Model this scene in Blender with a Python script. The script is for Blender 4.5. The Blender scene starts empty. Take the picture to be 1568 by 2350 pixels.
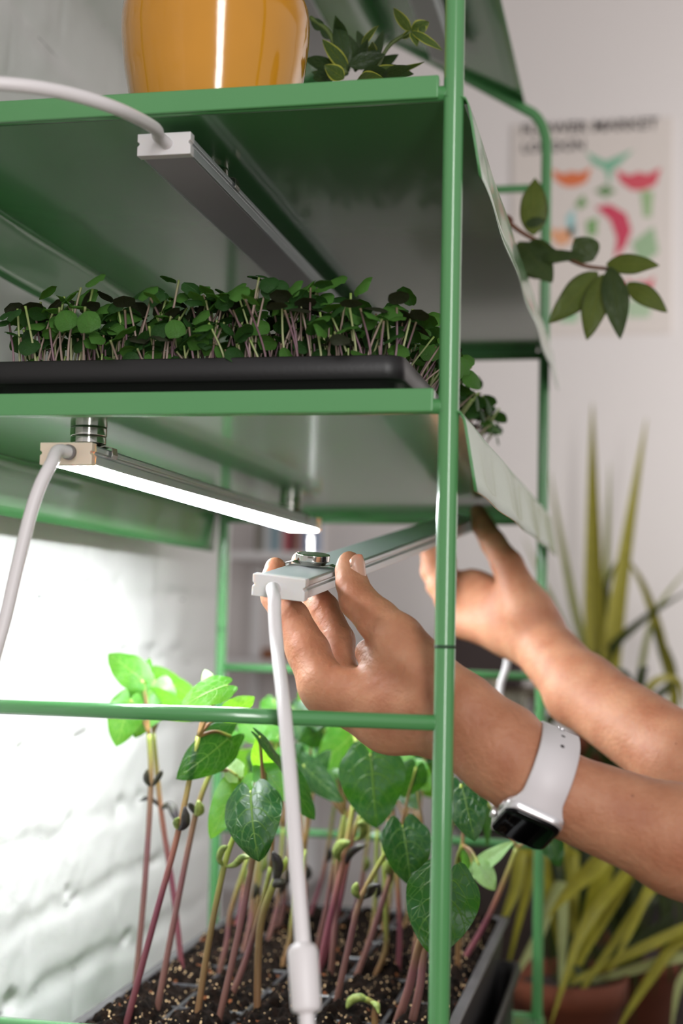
import bpy, math, random
import numpy as np
random.seed(7); rng = np.random.default_rng(7)
scene = bpy.context.scene
COL = scene.collection

# ------------------------------------------------------------------ camera
CAM = np.array([0.11478, -0.82808, 0.05878]); EUL = (1.646884, -0.0218, 0.210679); F = 3249.6
def _rot(a):
    (sx, sy, sz), (cx, cy, cz) = np.sin(a), np.cos(a)
    X = np.array([[1,0,0],[0,cx,-sx],[0,sx,cx]]); Y = np.array([[cy,0,sy],[0,1,0],[-sy,0,cy]]); Z = np.array([[cz,-sz,0],[sz,cz,0],[0,0,1]])
    return Z @ Y @ X
RC = _rot(np.array(EUL))
def ray(px, py): return RC @ np.array([(px-784)/F, -(py-1175)/F, -1.0])
def PZ(px, py, z): return CAM + z*ray(px, py)                       # point at a given distance from the lens
def PY(px, py, y): d = ray(px, py); return CAM + d*(y-CAM[1])/d[1]  # point on the plane y
def PX(px, py, x): d = ray(px, py); return CAM + d*(x-CAM[0])/d[0]
def PH(px, py, h): d = ray(px, py); return CAM + d*(h-CAM[2])/d[2]
def depth(p): return float(-(RC.T @ (np.array(p)-CAM))[2])
def proj(p):
    v = RC.T @ (np.array(p)-CAM); return 784+F*v[0]/-v[2], 1175-F*v[1]/-v[2]
cd = bpy.data.cameras.new('camera'); cam = bpy.data.objects.new('camera', cd); COL.objects.link(cam)
cam.location = CAM; cam.rotation_euler = EUL
cd.sensor_fit = 'VERTICAL'; cd.sensor_height = 36.0; cd.sensor_width = 24.0; cd.lens = F*36.0/2350
cd.clip_start = 0.02; cd.clip_end = 50
cd.dof.use_dof = True; cd.dof.focus_distance = 0.97; cd.dof.aperture_fstop = 4.2
scene.camera = cam
scene.view_settings.view_transform = 'Standard'; scene.view_settings.look = 'None'
scene.view_settings.gamma = 1.0; scene.view_settings.exposure = 0.0
scene.cycles.use_denoising = True
scene.cycles.max_bounces = 8; scene.cycles.diffuse_bounces = 4; scene.cycles.glossy_bounces = 4; scene.cycles.transmission_bounces = 6
scene.cycles.caustics_reflective = False; scene.cycles.caustics_refractive = False
scene.cycles.sample_clamp_indirect = 4.0

# ------------------------------------------------------------------ objects
ORG = {}
def nrm(v): v = np.array(v, float); n = np.linalg.norm(v); return v/n if n > 1e-12 else v
def tag(o, label=None, cat=None, group=None, kind=None):
    if label: o['label'] = label
    if cat: o['category'] = cat
    if group: o['group'] = group
    if kind: o['kind'] = kind
    return o
def thing(name, loc, label, cat, group=None):
    o = bpy.data.objects.new(name, None); COL.objects.link(o); o.empty_display_size = 0.02
    o.location = [float(c) for c in loc]; ORG[o.name] = np.array(loc, float)
    return tag(o, label, cat, group)
def mk(name, V, Fc, mat, parent=None, smooth=True, uv=None, org=None, bevel=None, seg=2, sub=None):
    V = np.asarray(V, float)
    if org is None: org = ORG[parent.name] if parent else np.array([*(V.max(0)+V.min(0))[:2]/2, V[:,2].min()])
    me = bpy.data.meshes.new(name)
    me.from_pydata((V-org).tolist(), [], Fc if isinstance(Fc, list) else Fc.tolist())
    if smooth: me.polygons.foreach_set('use_smooth', [True]*len(me.polygons))
    if uv is not None:
        l = me.uv_layers.new(name='UVMap'); idx = np.zeros(len(me.loops), int); me.loops.foreach_get('vertex_index', idx)
        l.data.foreach_set('uv', np.asarray(uv, float)[idx].ravel())
    o = bpy.data.objects.new(name, me); COL.objects.link(o)
    for m in (mat if isinstance(mat, list) else [mat]): me.materials.append(m)
    if parent: o.parent = parent
    else: o.location = org
    ORG[o.name] = org
    if bevel:
        b = o.modifiers.new('edge', 'BEVEL'); b.width = bevel; b.segments = seg; b.limit_method = 'ANGLE'; b.angle_limit = 0.6; b.harden_normals = False
        for p in me.polygons: p.use_smooth = True
        w = o.modifiers.new('wn', 'WEIGHTED_NORMAL'); w.keep_sharp = True
    if sub:
        s = o.modifiers.new('sub', 'SUBSURF'); s.levels = sub; s.render_levels = sub
    me.update(); return o
class MB:
    def __init__(s): s.V = []; s.F = []; s.U = []
    def add(s, V, Fc, U=None):
        n = len(s.V); s.V += [tuple(v) for v in V]; s.F += [[i+n for i in f] for f in Fc]
        s.U += [tuple(u) for u in (U if U is not None else [(0,0)]*len(V))]; return s
    def box(s, c, h, ax=None):
        c = np.array(c); A = np.eye(3) if ax is None else np.array(ax)
        V = [c + sx*h[0]*A[0] + sy*h[1]*A[1] + sz*h[2]*A[2] for sx in (-1,1) for sy in (-1,1) for sz in (-1,1)]
        return s.add(V, [(0,1,3,2),(4,6,7,5),(0,4,5,1),(2,3,7,6),(0,2,6,4),(1,5,7,3)] if np.linalg.det(A) > 0 else [(2,3,1,0),(5,7,6,4),(1,5,4,0),(6,7,3,2),(4,6,2,0),(3,7,5,1)])
    def tube(s, P, r, n=10, caps=True, flat=1.0):
        V, Fc, U = tube_geo(P, r, n, caps, flat); return s.add(V, Fc, U)
    def build(s, name, mat, parent=None, **k):
        return mk(name, s.V, s.F, mat, parent, uv=k.pop('uv', s.U), **k)
def spline(P, n=8):
    P = [np.array(p, float) for p in P]
    if len(P) < 3: 
        return [P[0]+(P[-1]-P[0])*t for t in np.linspace(0, 1, n+1)]
    Q = [2*P[0]-P[1]] + P + [2*P[-1]-P[-2]]; out = []
    for i in range(1, len(Q)-2):
        a, b, c, d = Q[i-1:i+3]
        for t in np.linspace(0, 1, n, endpoint=False):
            out.append(0.5*((2*b)+(-a+c)*t+(2*a-5*b+4*c-d)*t*t+(-a+3*b-3*c+d)*t**3))
    out.append(P[-1]); return out
def tube_geo(P, r, n=10, caps=True, flat=1.0):
    P = [np.array(p, float) for p in P]; m = len(P)
    R = [r]*m if np.isscalar(r) else list(np.interp(np.linspace(0,1,m), np.linspace(0,1,len(r)), r))
    t0 = nrm(P[1]-P[0]); up = np.array([0,0,1.0]) if abs(t0[2]) < .9 else np.array([0,1.0,0]); a = nrm(np.cross(t0, up))
    V, Fc, U = [], [], []
    for i in range(m):
        t = nrm(P[min(i+1,m-1)]-P[max(i-1,0)]); a = nrm(a - t*np.dot(a,t)); b = np.cross(t, a)
        for k in range(n):
            th = 2*math.pi*k/n; V.append(P[i] + R[i]*(math.cos(th)*a + flat*math.sin(th)*b)); U.append((i/(m-1), k/n))
    for i in range(m-1):
        for k in range(n):
            k2 = (k+1) % n; Fc.append((i*n+k, i*n+k2, (i+1)*n+k2, (i+1)*n+k))
    if caps: Fc.append(tuple(range(n-1,-1,-1))); Fc.append(tuple(range((m-1)*n, m*n)))
    return V, Fc, U
def lathe_geo(prof, c, n=48):
    V, Fc = [], []; m = len(prof)
    for r, z in prof:
        for k in range(n): th = 2*math.pi*k/n; V.append((c[0]+r*math.cos(th), c[1]+r*math.sin(th), c[2]+z))
    for i in range(m-1):
        for k in range(n): k2 = (k+1) % n; Fc.append((i*n+k, i*n+k2, (i+1)*n+k2, (i+1)*n+k))
    Fc.append(tuple(range(n-1,-1,-1))); Fc.append(tuple(range((m-1)*n, m*n)))
    return V, Fc
def vnoise(x, y, sc, seed=0):                                        # smooth value noise on arrays
    r = np.random.default_rng(seed).random((64, 64)); x = np.asarray(x)/sc; y = np.asarray(y)/sc
    xi = np.floor(x).astype(int); yi = np.floor(y).astype(int); fx = x-xi; fy = y-yi
    fx = fx*fx*(3-2*fx); fy = fy*fy*(3-2*fy); g = lambda i, j: r[(xi+i) % 64, (yi+j) % 64]
    return (g(0,0)*(1-fx)+g(1,0)*fx)*(1-fy) + (g(0,1)*(1-fx)+g(1,1)*fx)*fy - .5
def grid_faces(nu, nv):
    i, j = np.meshgrid(np.arange(nu-1), np.arange(nv-1), indexing='ij'); a = (i*nv+j).ravel()
    return np.stack([a, a+nv, a+nv+1, a+1], 1)

# ------------------------------------------------------------------ materials
def s2l(c): return tuple(((v/255)/12.92 if v/255 <= .04045 else ((v/255+.055)/1.055)**2.4) for v in c)
def M(name, rgb, rough=.5, metal=0, var=0, vscale=30, bump=0, bscale=200, spec=.5, sss=0, sssr=(1,.3,.15), sscale=.004, coat=0, rgb2=None, trans=0, tcol=None, emit=0, ecol=(1,1,1), rvar=0):
    m = bpy.data.materials.new(name); m.use_nodes = True; nt = m.node_tree; N = nt.nodes; L = nt.links
    b = N['Principled BSDF']; b.inputs['Roughness'].default_value = rough; b.inputs['Metallic'].default_value = metal
    b.inputs['Specular IOR Level'].default_value = spec; b.inputs['Base Color'].default_value = (*s2l(rgb), 1)
    tc = N.new('ShaderNodeTexCoord')
    if var or rgb2:
        nz = N.new('ShaderNodeTexNoise'); nz.inputs['Scale'].default_value = vscale; nz.inputs['Detail'].default_value = 4; L.new(tc.outputs['Object'], nz.inputs['Vector'])
        cr = N.new('ShaderNodeValToRGB'); L.new(nz.outputs['Fac'], cr.inputs['Fac'])
        c1 = np.array(s2l(rgb)); c2 = np.array(s2l(rgb2)) if rgb2 else np.clip(c1*(1+var), 0, 1); c1b = c1 if rgb2 else c1*(1-var)
        cr.color_ramp.elements[0].color = (*c1b, 1); cr.color_ramp.elements[1].color = (*c2, 1)
        cr.color_ramp.elements[0].position = .35; cr.color_ramp.elements[1].position = .65
        L.new(cr.outputs['Color'], b.inputs['Base Color'])
        if rvar:
            mr = N.new('ShaderNodeMapRange'); L.new(nz.outputs['Fac'], mr.inputs['Value']); mr.inputs['To Min'].default_value = rough-rvar; mr.inputs['To Max'].default_value = rough+rvar
            L.new(mr.outputs['Result'], b.inputs['Roughness'])
    if bump:
        n2 = N.new('ShaderNodeTexNoise'); n2.inputs['Scale'].default_value = bscale; n2.inputs['Detail'].default_value = 5; L.new(tc.outputs['Object'], n2.inputs['Vector'])
        bp = N.new('ShaderNodeBump'); bp.inputs['Strength'].default_value = bump; bp.inputs['Distance'].default_value = .002; L.new(n2.outputs['Fac'], bp.inputs['Height']); L.new(bp.outputs['Normal'], b.inputs['Normal'])
    if sss: b.inputs['Subsurface Weight'].default_value = sss; b.inputs['Subsurface Radius'].default_value = sssr; b.inputs['Subsurface Scale'].default_value = sscale
    if coat: b.inputs['Coat Weight'].default_value = coat; b.inputs['Coat Roughness'].default_value = .08
    if emit: b.inputs['Emission Color'].default_value = (*ecol, 1); b.inputs['Emission Strength'].default_value = emit
    if trans:
        t = N.new('ShaderNodeBsdfTranslucent'); t.inputs['Color'].default_value = (*s2l(tcol or rgb), 1)
        mx = N.new('ShaderNodeMixShader'); mx.inputs['Fac'].default_value = trans
        L.new(b.outputs[0], mx.inputs[1]); L.new(t.outputs[0], mx.inputs[2]); L.new(mx.outputs[0], N['Material Output'].inputs['Surface'])
    return m
def leaf_mat(name, rgb, vein, tcol, rough=.4, trans=.35, nveins=6.0, edge=None, spec=.5, veinw=.05):
    """blade colour, a pale midrib with slanted side veins from the leaf's own coordinates, light shining through"""
    m = bpy.data.materials.new(name); m.use_nodes = True; nt = m.node_tree; N = nt.nodes; L = nt.links
    b = N['Principled BSDF']; b.inputs['Roughness'].default_value = rough; b.inputs['Specular IOR Level'].default_value = spec
    uv = N.new('ShaderNodeUVMap'); sp = N.new('ShaderNodeSeparateXYZ'); L.new(uv.outputs['UV'], sp.inputs[0])
    def mt(op, a, bb=None, c=None):
        n = N.new('ShaderNodeMath'); n.operation = op
        for i, q in enumerate((a, bb, c)):
            if q is None: continue
            if isinstance(q, (int, float)): n.inputs[i].default_value = q
            else: L.new(q, n.inputs[i])
        return n.outputs[0]
    nz = N.new('ShaderNodeTexNoise'); nz.inputs['Scale'].default_value = 3; tc = N.new('ShaderNodeTexCoord'); L.new(uv.outputs['UV'], nz.inputs['Vector'])
    av = mt('ABSOLUTE', mt('MULTIPLY_ADD', sp.outputs['Y'], 2.0, -1.0))
    u = mt('ADD', sp.outputs['X'], mt('MULTIPLY_ADD', nz.outputs['Fac'], .06, -.03))
    s = mt('MULTIPLY', mt('SUBTRACT', u, mt('MULTIPLY', mt('POWER', av, 1.3), .38)), nveins)
    fr = mt('ABSOLUTE', mt('SUBTRACT', mt('FRACT', s), .5))
    side = mt('SUBTRACT', 1.0, mt('SMOOTHSTEP' if False else 'DIVIDE', fr, veinw*1.1)); side = mt('MAXIMUM', side, 0.0)
    side = mt('MULTIPLY', side, mt('SUBTRACT', 1.0, mt('MULTIPLY', av, .75)))
    mid = mt('MAXIMUM', mt('SUBTRACT', 1.0, mt('DIVIDE', av, .045)), 0.0)
    v3 = N.new('ShaderNodeTexVoronoi'); v3.feature = 'DISTANCE_TO_EDGE'; v3.inputs['Scale'].default_value = 9; L.new(uv.outputs['UV'], v3.inputs['Vector'])
    fine = mt('MULTIPLY', mt('MAXIMUM', mt('SUBTRACT', 1.0, mt('DIVIDE', v3.outputs['Distance'], .05)), 0.0), .35)
    ve = mt('MINIMUM', mt('MAXIMUM', mt('MAXIMUM', side, mid), fine), 1.0)
    n2 = N.new('ShaderNodeTexNoise'); n2.inputs['Scale'].default_value = 60; L.new(tc.outputs['Object'], n2.inputs['Vector'])
    c0 = N.new('ShaderNodeMix'); c0.data_type = 'RGBA'; L.new(n2.outputs['Fac'], c0.inputs[0])
    a = np.array(s2l(rgb)); c0.inputs[6].default_value = (*(a*.7), 1); c0.inputs[7].default_value = (*np.clip(a*1.35,0,1), 1)
    mx = N.new('ShaderNodeMix'); mx.data_type = 'RGBA'; L.new(mt('MULTIPLY', ve, .55), mx.inputs[0]); L.new(c0.outputs[2], mx.inputs[6]); mx.inputs[7].default_value = (*s2l(vein), 1)
    colo = mx.outputs[2]
    if edge:
        e = mt('GREATER_THAN', mt('ADD', av, mt('MULTIPLY', nz.outputs['Fac'], .25)), .95); me = N.new('ShaderNodeMix'); me.data_type = 'RGBA'
        L.new(e, me.inputs[0]); L.new(colo, me.inputs[6]); me.inputs[7].default_value = (*s2l(edge), 1); colo = me.outputs[2]
    L.new(colo, b.inputs['Base Color'])
    bp = N.new('ShaderNodeBump'); bp.inputs['Strength'].default_value = .5; bp.inputs['Distance'].default_value = .0012; bp.invert = True; L.new(ve, bp.inputs['Height']); L.new(bp.outputs['Normal'], b.inputs['Normal'])
    t = N.new('ShaderNodeBsdfTranslucent'); tm = N.new('ShaderNodeMix'); tm.data_type = 'RGBA'; L.new(mt('MULTIPLY', ve, .5), tm.inputs[0])
    tm.inputs[6].default_value = (*s2l(tcol), 1); tm.inputs[7].default_value = (*s2l(vein), 1); L.new(tm.outputs[2], t.inputs['Color'])
    ms = N.new('ShaderNodeMixShader'); ms.inputs['Fac'].default_value = trans; L.new(b.outputs[0], ms.inputs[1]); L.new(t.outputs[0], ms.inputs[2]); L.new(ms.outputs[0], N['Material Output'].inputs['Surface'])
    return m
def stem_mat(name, stops, rough=.45):
    """colour that runs along a stem from its foot (0) to its top (1)"""
    m = bpy.data.materials.new(name); m.use_nodes = True; N = m.node_tree.nodes; L = m.node_tree.links; b = N['Principled BSDF']; b.inputs['Roughness'].default_value = rough
    uv = N.new('ShaderNodeUVMap'); sp = N.new('ShaderNodeSeparateXYZ'); L.new(uv.outputs['UV'], sp.inputs[0]); cr = N.new('ShaderNodeValToRGB'); L.new(sp.outputs['X'], cr.inputs['Fac'])
    e = cr.color_ramp.elements
    while len(e) < len(stops): e.new(.5)
    for el, (p, c) in zip(e, stops): el.position = p; el.color = (*s2l(c), 1)
    L.new(cr.outputs['Color'], b.inputs['Base Color']); b.inputs['Subsurface Weight'].default_value = .0
    return m
GREEN = M('green_powder_coat', (84, 146, 88), rough=.24, coat=.55)
WHITEP = M('white_plastic', (226, 222, 222), rough=.35, sss=.25, sssr=(1,.6,.4), sscale=.004)
ALU = M('anodised_aluminium', (200, 205, 208), rough=.42, metal=.6, bump=.02, bscale=1500)
DIFFUSER = M('frosted_diffuser', (176, 170, 176), rough=.45)
CABLE = M('white_cable', (226, 220, 221), rough=.42)
CHROME = M('nickel', (205, 202, 196), rough=.12, metal=1)
BLACKP = M('black_plastic', (30, 28, 29), rough=.45, bump=.05, bscale=300)
SPRING = M('spring_steel', (150, 146, 138), rough=.25, metal=1)
WORLD=0.58; WIN=33; SIDE=19
# ------------------------------------------------------------------ room
XW = -0.455; FLOOR = -0.75; YB = 2.05; CEIL = 1.55
def brick_wall():
    ys = np.arange(-.7, 1.085, .005); zs = np.arange(FLOOR, CEIL, .005); Yg, Zg = np.meshgrid(ys, zs, indexing='ij')
    ch, bl = .077, .225; wz = Zg + vnoise(Yg, Zg, .16, 3)*.016 + vnoise(Yg, Zg, .05, 4)*.010; row = np.floor(wz/ch); tz = wz/ch-row
    wy = Yg + (row % 2)*bl/2 + vnoise(Yg, Zg, .08, 5)*.008; colm = np.floor(wy/bl); ty = wy/bl-colm
    dz = np.minimum(tz, 1-tz)*ch; dy = np.minimum(ty, 1-ty)*bl; d = np.minimum(dz, dy)
    dz2 = dz; d = np.minimum(dz, dy*(1.2+2*vnoise(Yg, Zg, .2, 15))+.008); face = np.clip((d-.002)/.016, 0, 1); face = face*face*(3-2*face)
    pr = np.random.default_rng(11).random((97, 97)); off = pr[(row.astype(int)) % 97, (colm.astype(int)) % 97]-.5
    X = XW - .0030*(1-face)*(.55+.9*(vnoise(Yg, Zg, .11, 16)+.5)) + face*off*.0014 + vnoise(Yg, Zg, .045, 6)*.0035 + vnoise(Yg, Zg, .014, 7)*.0014
    chip = np.clip(vnoise(Yg, Zg, .03, 8)*3-.5, 0, 1)*(tz < .22); X = X - chip*.010; fade = np.clip((1.085-Yg)/.25, .15, 1); X = XW + (X-XW)*fade
    V = np.stack([X.ravel(), Yg.ravel(), Zg.ravel()], 1); n0 = len(V)
    nu, nv = len(ys), len(zs); Fc = [tuple(f) for f in grid_faces(nu, nv)]
    x0 = XW-.1                                                        # thickness of the wall
    c = [(x0, ys[0], zs[0]), (x0, ys[-1], zs[0]), (x0, ys[-1], zs[-1]), (x0, ys[0], zs[-1])]; V = np.vstack([V, c])
    e = lambda i, j: i*nv+j
    Fc += [tuple([n0+0, n0+3] + [e(0, j) for j in range(nv-1, -1, -1)]), tuple([n0+2, n0+1] + [e(nu-1, j) for j in range(nv)]), (n0, n0+1, n0+2, n0+3)]
    m = M('white_painted_brick', (224, 223, 221), rough=.55, bump=.3, bscale=160)
    N = m.node_tree.nodes; L = m.node_tree.links                      # dark cracks where the paint bridges chipped joints
    nz = N.new('ShaderNodeTexNoise'); nz.inputs['Scale'].default_value = 26; nz.inputs['Detail'].default_value = 6; tc = N.new('ShaderNodeTexCoord'); L.new(tc.outputs['Object'], nz.inputs['Vector'])
    uv = N.new('ShaderNodeUVMap'); sp = N.new('ShaderNodeSeparateXYZ'); L.new(uv.outputs['UV'], sp.inputs[0])
    mul = N.new('ShaderNodeMath'); mul.operation = 'MULTIPLY'; L.new(nz.outputs['Fac'], mul.inputs[0]); L.new(sp.outputs['X'], mul.inputs[1])
    cr = N.new('ShaderNodeValToRGB'); L.new(mul.outputs[0], cr.inputs['Fac']); cr.color_ramp.elements[0].position = .42; cr.color_ramp.elements[1].position = .52
    cr.color_ramp.elements[0].color = (*s2l((224,223,221)),1); cr.color_ramp.elements[1].color = (*s2l((92,94,92)),1); L.new(cr.outputs['Color'], N['Principled BSDF'].inputs['Base Color'])
    g = np.clip(1-dz/.0035, 0, 1)*(tz < .5); uvv = np.stack([np.append(g.ravel(), [0]*4), np.zeros(n0+4)], 1)
    o = mk('wall_left', V, Fc, m, uv=uvv); tag(o, 'white painted brick wall beside the shelf', 'wall', kind='structure')
brick_wall()
WALLP = M('plaster', (222, 215, 213), rough=.8, bump=.05, bscale=90)
def slab(name, c, h, mat, label, cat):
    o = MB().box(c, h).build(name, mat, smooth=False); return tag(o, label, cat, kind='structure')
slab('wall_back', (0, YB+.05, (FLOOR+CEIL)/2), (2.2, .05, (CEIL-FLOOR)/2), WALLP, 'plain pale plaster wall behind the shelf', 'wall')
slab('floor', (0, 0, FLOOR-.03), (5, 5, .03), M('floor_boards', (96, 74, 58), rough=.55, var=.3, vscale=6), 'brown wooden floor under the shelf', 'floor')
slab('ceiling', (0, .9, CEIL+.03), (2.2, 1.25, .03), M('ceiling_paint', (200, 196, 194), rough=.9), 'pale ceiling', 'ceiling')

# ------------------------------------------------------------------ shelf
L_, W_ = .7914, .3771; ZM, ZU, RUNG = .1827, .3735, .1878; ZL = -.375; PR = .0062; RR = .0047
Z_EAVE = PY(1205, 232, L_)[2]
shelf = thing('plant_shelf', (-W_/2, L_/2, FLOOR), 'tall green metal plant shelf with flared side panels beside the white brick wall', 'shelf')
apex_b = PY(890, 84, L_); apex_b[0] = -W_/2; ZA = float(apex_b[2])
for y in (0, L_):
    for x in (0, -W_):
        s = 1 if x == 0 else -1
        pts = [(x, y, FLOOR+.004), (x, y, -.3), (x, y, .1), (x, y, Z_EAVE-.06)] + [(x - s*.03*(1-math.cos(t)), y, Z_EAVE-.06+.05*math.sin(t)) for t in np.linspace(.2, 1.1, 6)]
        pe = np.array(pts[-1]); pa = np.array([-W_/2, y, ZA]); pts += [pe+(pa-pe)*t for t in (.3, .6, 1)]
        o = MB().tube(pts, PR, 20).build('post', GREEN, shelf)
        j = MB().tube([(x, y, .0435), (x, y, .0455)], PR+.0001, 20).build('joint', M('joint_gap', (40,70,44), rough=.6) if 'joint_gap' not in bpy.data.materials else bpy.data.materials['joint_gap'], o)
    for k in range(-3, 4):
        z = 0 if k == 0 else (ZM-.007 if k == 1 else (ZU-.007 if k == 2 else k*RUNG))
        if k in (1, 2) and y == 0: z = ZM+.004 if k == 1 else ZU+.004
        if k == -1 and y == 0: z -= .0055
        MB().tube([(-W_+PR*.6, y, z), (-PR*.6, y, z)], RR, 16).build('rung', GREEN, shelf)
def flare_panel(side, z0, zlen=.047, out=.0085):
    """the thin lip along one long side: bends down and a little outwards, its front corner cut at a slant"""
    x0 = .0075 if side > 0 else -W_-.0075; n = 60; rows = []
    prof = [(-.012, 0.0), (-.004, -.0002), (0, -.0012), (.0014, -.004), (.0024, -.009), (.0045, -.022), (.0072, -.038), (out, -zlen)]
    ys = np.linspace(-.006, L_+.004, n); V = []
    for i, y in enumerate(ys):
        for q, (dx, dz) in enumerate(prof):
            t = q/(len(prof)-1); cut = max(0, 1-(y+.006)/.035)*.010*t
            wv = .0010*t*math.sin(y*31) 
            V.append((x0 + side*(dx+wv), y + cut + (.006*t*t if i == n-1 else 0), z0+dz))
    Fc = grid_faces(n, len(prof))
    return V, [tuple(f) for f in (Fc if side > 0 else Fc[:, ::-1])]
SOL = lambda o, t, off=-1: (lambda m: (setattr(m, 'thickness', t), setattr(m, 'offset', off)))(o.modifiers.new('sheet', 'SOLIDIFY'))
def shelf_panel(z, front=True):
    b = MB(); b.box((-W_/2, L_/2, z+.0006), (W_/2+.0065, L_/2+.002, .0006))
    p = b.build('shelf_panel', GREEN, shelf, smooth=False)
    xr = -.0085; MB().box((-W_/2, -.0005, z+.0072), (W_/2+xr, .0045, .0072)).build('front_lip', GREEN, p, bevel=.0012)
    MB().box((-W_/2, L_-.004, z-.003), (W_/2-.008, .004, .0045)).build('rear_lip', GREEN, p, bevel=.001)
    for s in (1, -1):
        V, Fc = flare_panel(s, z+.0010); o = mk('flared_side', V, Fc, GREEN, p); SOL(o, .0009, 0)
    return p
for z in (ZU, ZM, ZL): shelf_panel(z)
# pitched roof: two sheets that follow the bent tops of the posts
for s in (1, -1):
    xe = .010 if s > 0 else -W_-.010; pr_ = PY(1205, 236, L_); xe = float(pr_[0]) if s > 0 else -W_-float(pr_[0]); pe = (xe, float(pr_[2])); pa = (-W_/2, ZA-.006); V = []
    for t in np.linspace(0, 1, 8):
        for y in np.linspace(-.01, L_+.006, 20): V.append((pe[0]+(pa[0]-pe[0])*t, y, pe[1]+(pa[1]-pe[1])*t - .0*t))
    o = mk('roof_panel', V, [tuple(f) for f in grid_faces(8, 20)], GREEN, shelf); SOL(o, .0012, 0)
for y in (0, L_): 
    MB().tube([(-W_/2, y, ZA), (-W_/2, y, ZA+.004)], PR, 12).build('ridge_joint', GREEN, shelf)

# ------------------------------------------------------------------ grow lights
def grow_light(p0, p1, label, lit=0, cord=None, cord_r=.0037, magnets=((.09,), (.9,)), mag_up=.0, group=None, upz=None, wid=.0345, hei=.0125, tail=None, plug=None, base=None, cord_out=None):
    p0, p1 = np.array(p0, float), np.array(p1, float); Ln = np.linalg.norm(p1-p0); ay = (p1-p0)/Ln
    ax = nrm(np.cross(ay, (0,0,1))); az = np.cross(ax, ay)
    if upz is not None: az = nrm(np.array(upz)-ay*np.dot(upz, ay)); ax = np.cross(ay, az)
    T = thing('grow_light', base if base is not None else p0, label, 'light', group)
    loc = lambda x, y, z: p0 + ax*x + ay*y + az*z
    h, w = hei/2, wid/2
    # extruded housing with a groove along each side
    prof = [(-w, -h), (-w+.001, -h), (w-.001, -h), (w, -h), (w, -.0008), (w-.0016, 0), (w-.0016, .0014), (w, .0022), (w, h-.0012), (w-.0012, h), (-w+.0012, h), (-w, h-.0012), (-w, .0022), (-w+.0016, .0014), (-w+.0016, 0), (-w, -.0008)]
    V = [loc(x, y, z) for y in (.006, Ln-.006) for x, z in prof]; n = len(prof)
    Fc = [(k, (k+1) % n, n+(k+1) % n, n+k) for k in range(n)] + [tuple(range(n-1, -1, -1)), tuple(range(n, 2*n))]
    hs = mk('housing', V, Fc, ALU, T, smooth=False, bevel=.0004)
    V = [loc(x, y, z) for y in (.0065, Ln-.0065) for x, z in ((-w+.0016, -h+.0008), (-w+.0018, -h-.0002), (w-.0018, -h-.0002), (w-.0016, -h+.0008))]
    df = mk('diffuser', V, [(0,1,5,4),(1,2,6,5),(2,3,7,6),(3,0,4,7),(3,2,1,0),(4,5,6,7)], LIT if lit else DIFFUSER, T, smooth=False)
    for q, y in ((0, 0), (1, Ln)):
        s = 1 if q == 0 else -1; b = MB()
        W2, H2 = w+.0006, h+.0010
        pr = [(-W2, -H2), (W2, -H2), (W2, -.001), (W2-.0014, 0), (W2-.0014, .0012), (W2, .002), (W2, H2), (-W2, H2), (-W2, .002), (-W2+.0014, .0012), (-W2+.0014, 0), (-W2, -.001)]
        V = [loc(x, y-s*.001+s*d, z) for d in (0, .008) for x, z in pr]; m_ = len(pr)
        mk('end_cap', V, [(k, (k+1) % m_, m_+(k+1) % m_, m_+k) for k in range(m_)] + [tuple(range(m_-1, -1, -1)), tuple(range(m_, 2*m_))], CAPLIT if lit else WHITEP, T, smooth=False, bevel=.0006)
    for (fr,) in magnets:
        y = fr*Ln; b = MB(); R = .0118
        # spring clip: a strip bent over the top with two hooks that grip the side grooves
        st = [(-w-.0012, .0005), (-w-.0018, .0030), (-w-.0012, h+.0012), (-w+.004, h+.0026), (-.009, h+.0014), (.009, h+.0014), (w-.004, h+.0026), (w+.0012, h+.0012), (w+.0018, .0030), (w+.0012, .0005)]
        V = [loc(x, y+d, z) for x, z in st for d in (-.0045, .0045)]
        c = mk('spring_clip', V, [(2*i, 2*i+1, 2*i+3, 2*i+2) for i in range(len(st)-1)], SPRING, T, smooth=False); SOL(c, .0007, 0)
        P = [loc(0, y, h+.0014), loc(0, y, h+.0040)]; cup = MB().tube(P, [.0085, .0105], 28).build('cup', SPRING, c, bevel=.0004)
        MB().tube([loc(0, y, h+.0040), loc(0, y, h+.0092)], R, 32).build('magnet', CHROME, c, bevel=.0009, seg=3)
    if cord is not None:
        cp = MB().tube(spline(cord, 10), cord_r, 14).build('cord', CABLE, T)
        MB().tube([np.array(cord[0])+ay*.002, np.array(cord[0])-ay*.0006], cord_r+.0008, 20).build('grommet', M('cord_hole', (120,112,110), rough=.6) if 'cord_hole' not in bpy.data.materials else bpy.data.materials['cord_hole'], cp)
    if tail is not None: MB().tube(spline(tail, 10), cord_r*.95, 12).build('cord', CABLE, T)
    if plug is not None:
        a, c2, r = plug; P = [np.array(a)+(np.array(c2)-np.array(a))*t for t in (0, .04, .12, .9, .97, 1)]
        MB().tube(P, [r*.6, r*.85, r, r*.98, r*.9, r*.55], 20).build('connector', CABLE, T)
    return T
LIT = M('lit_diffuser', (240, 246, 255), rough=.5, emit=114, ecol=(.93, .97, 1.0))
CAPLIT = M('cap_glow_tint', (226, 208, 188), rough=.35, sss=.3, sssr=(1, .7, .45), sscale=.004)  # the lit bar's warm glow is put into the cap colour
h_ = .00625
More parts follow.
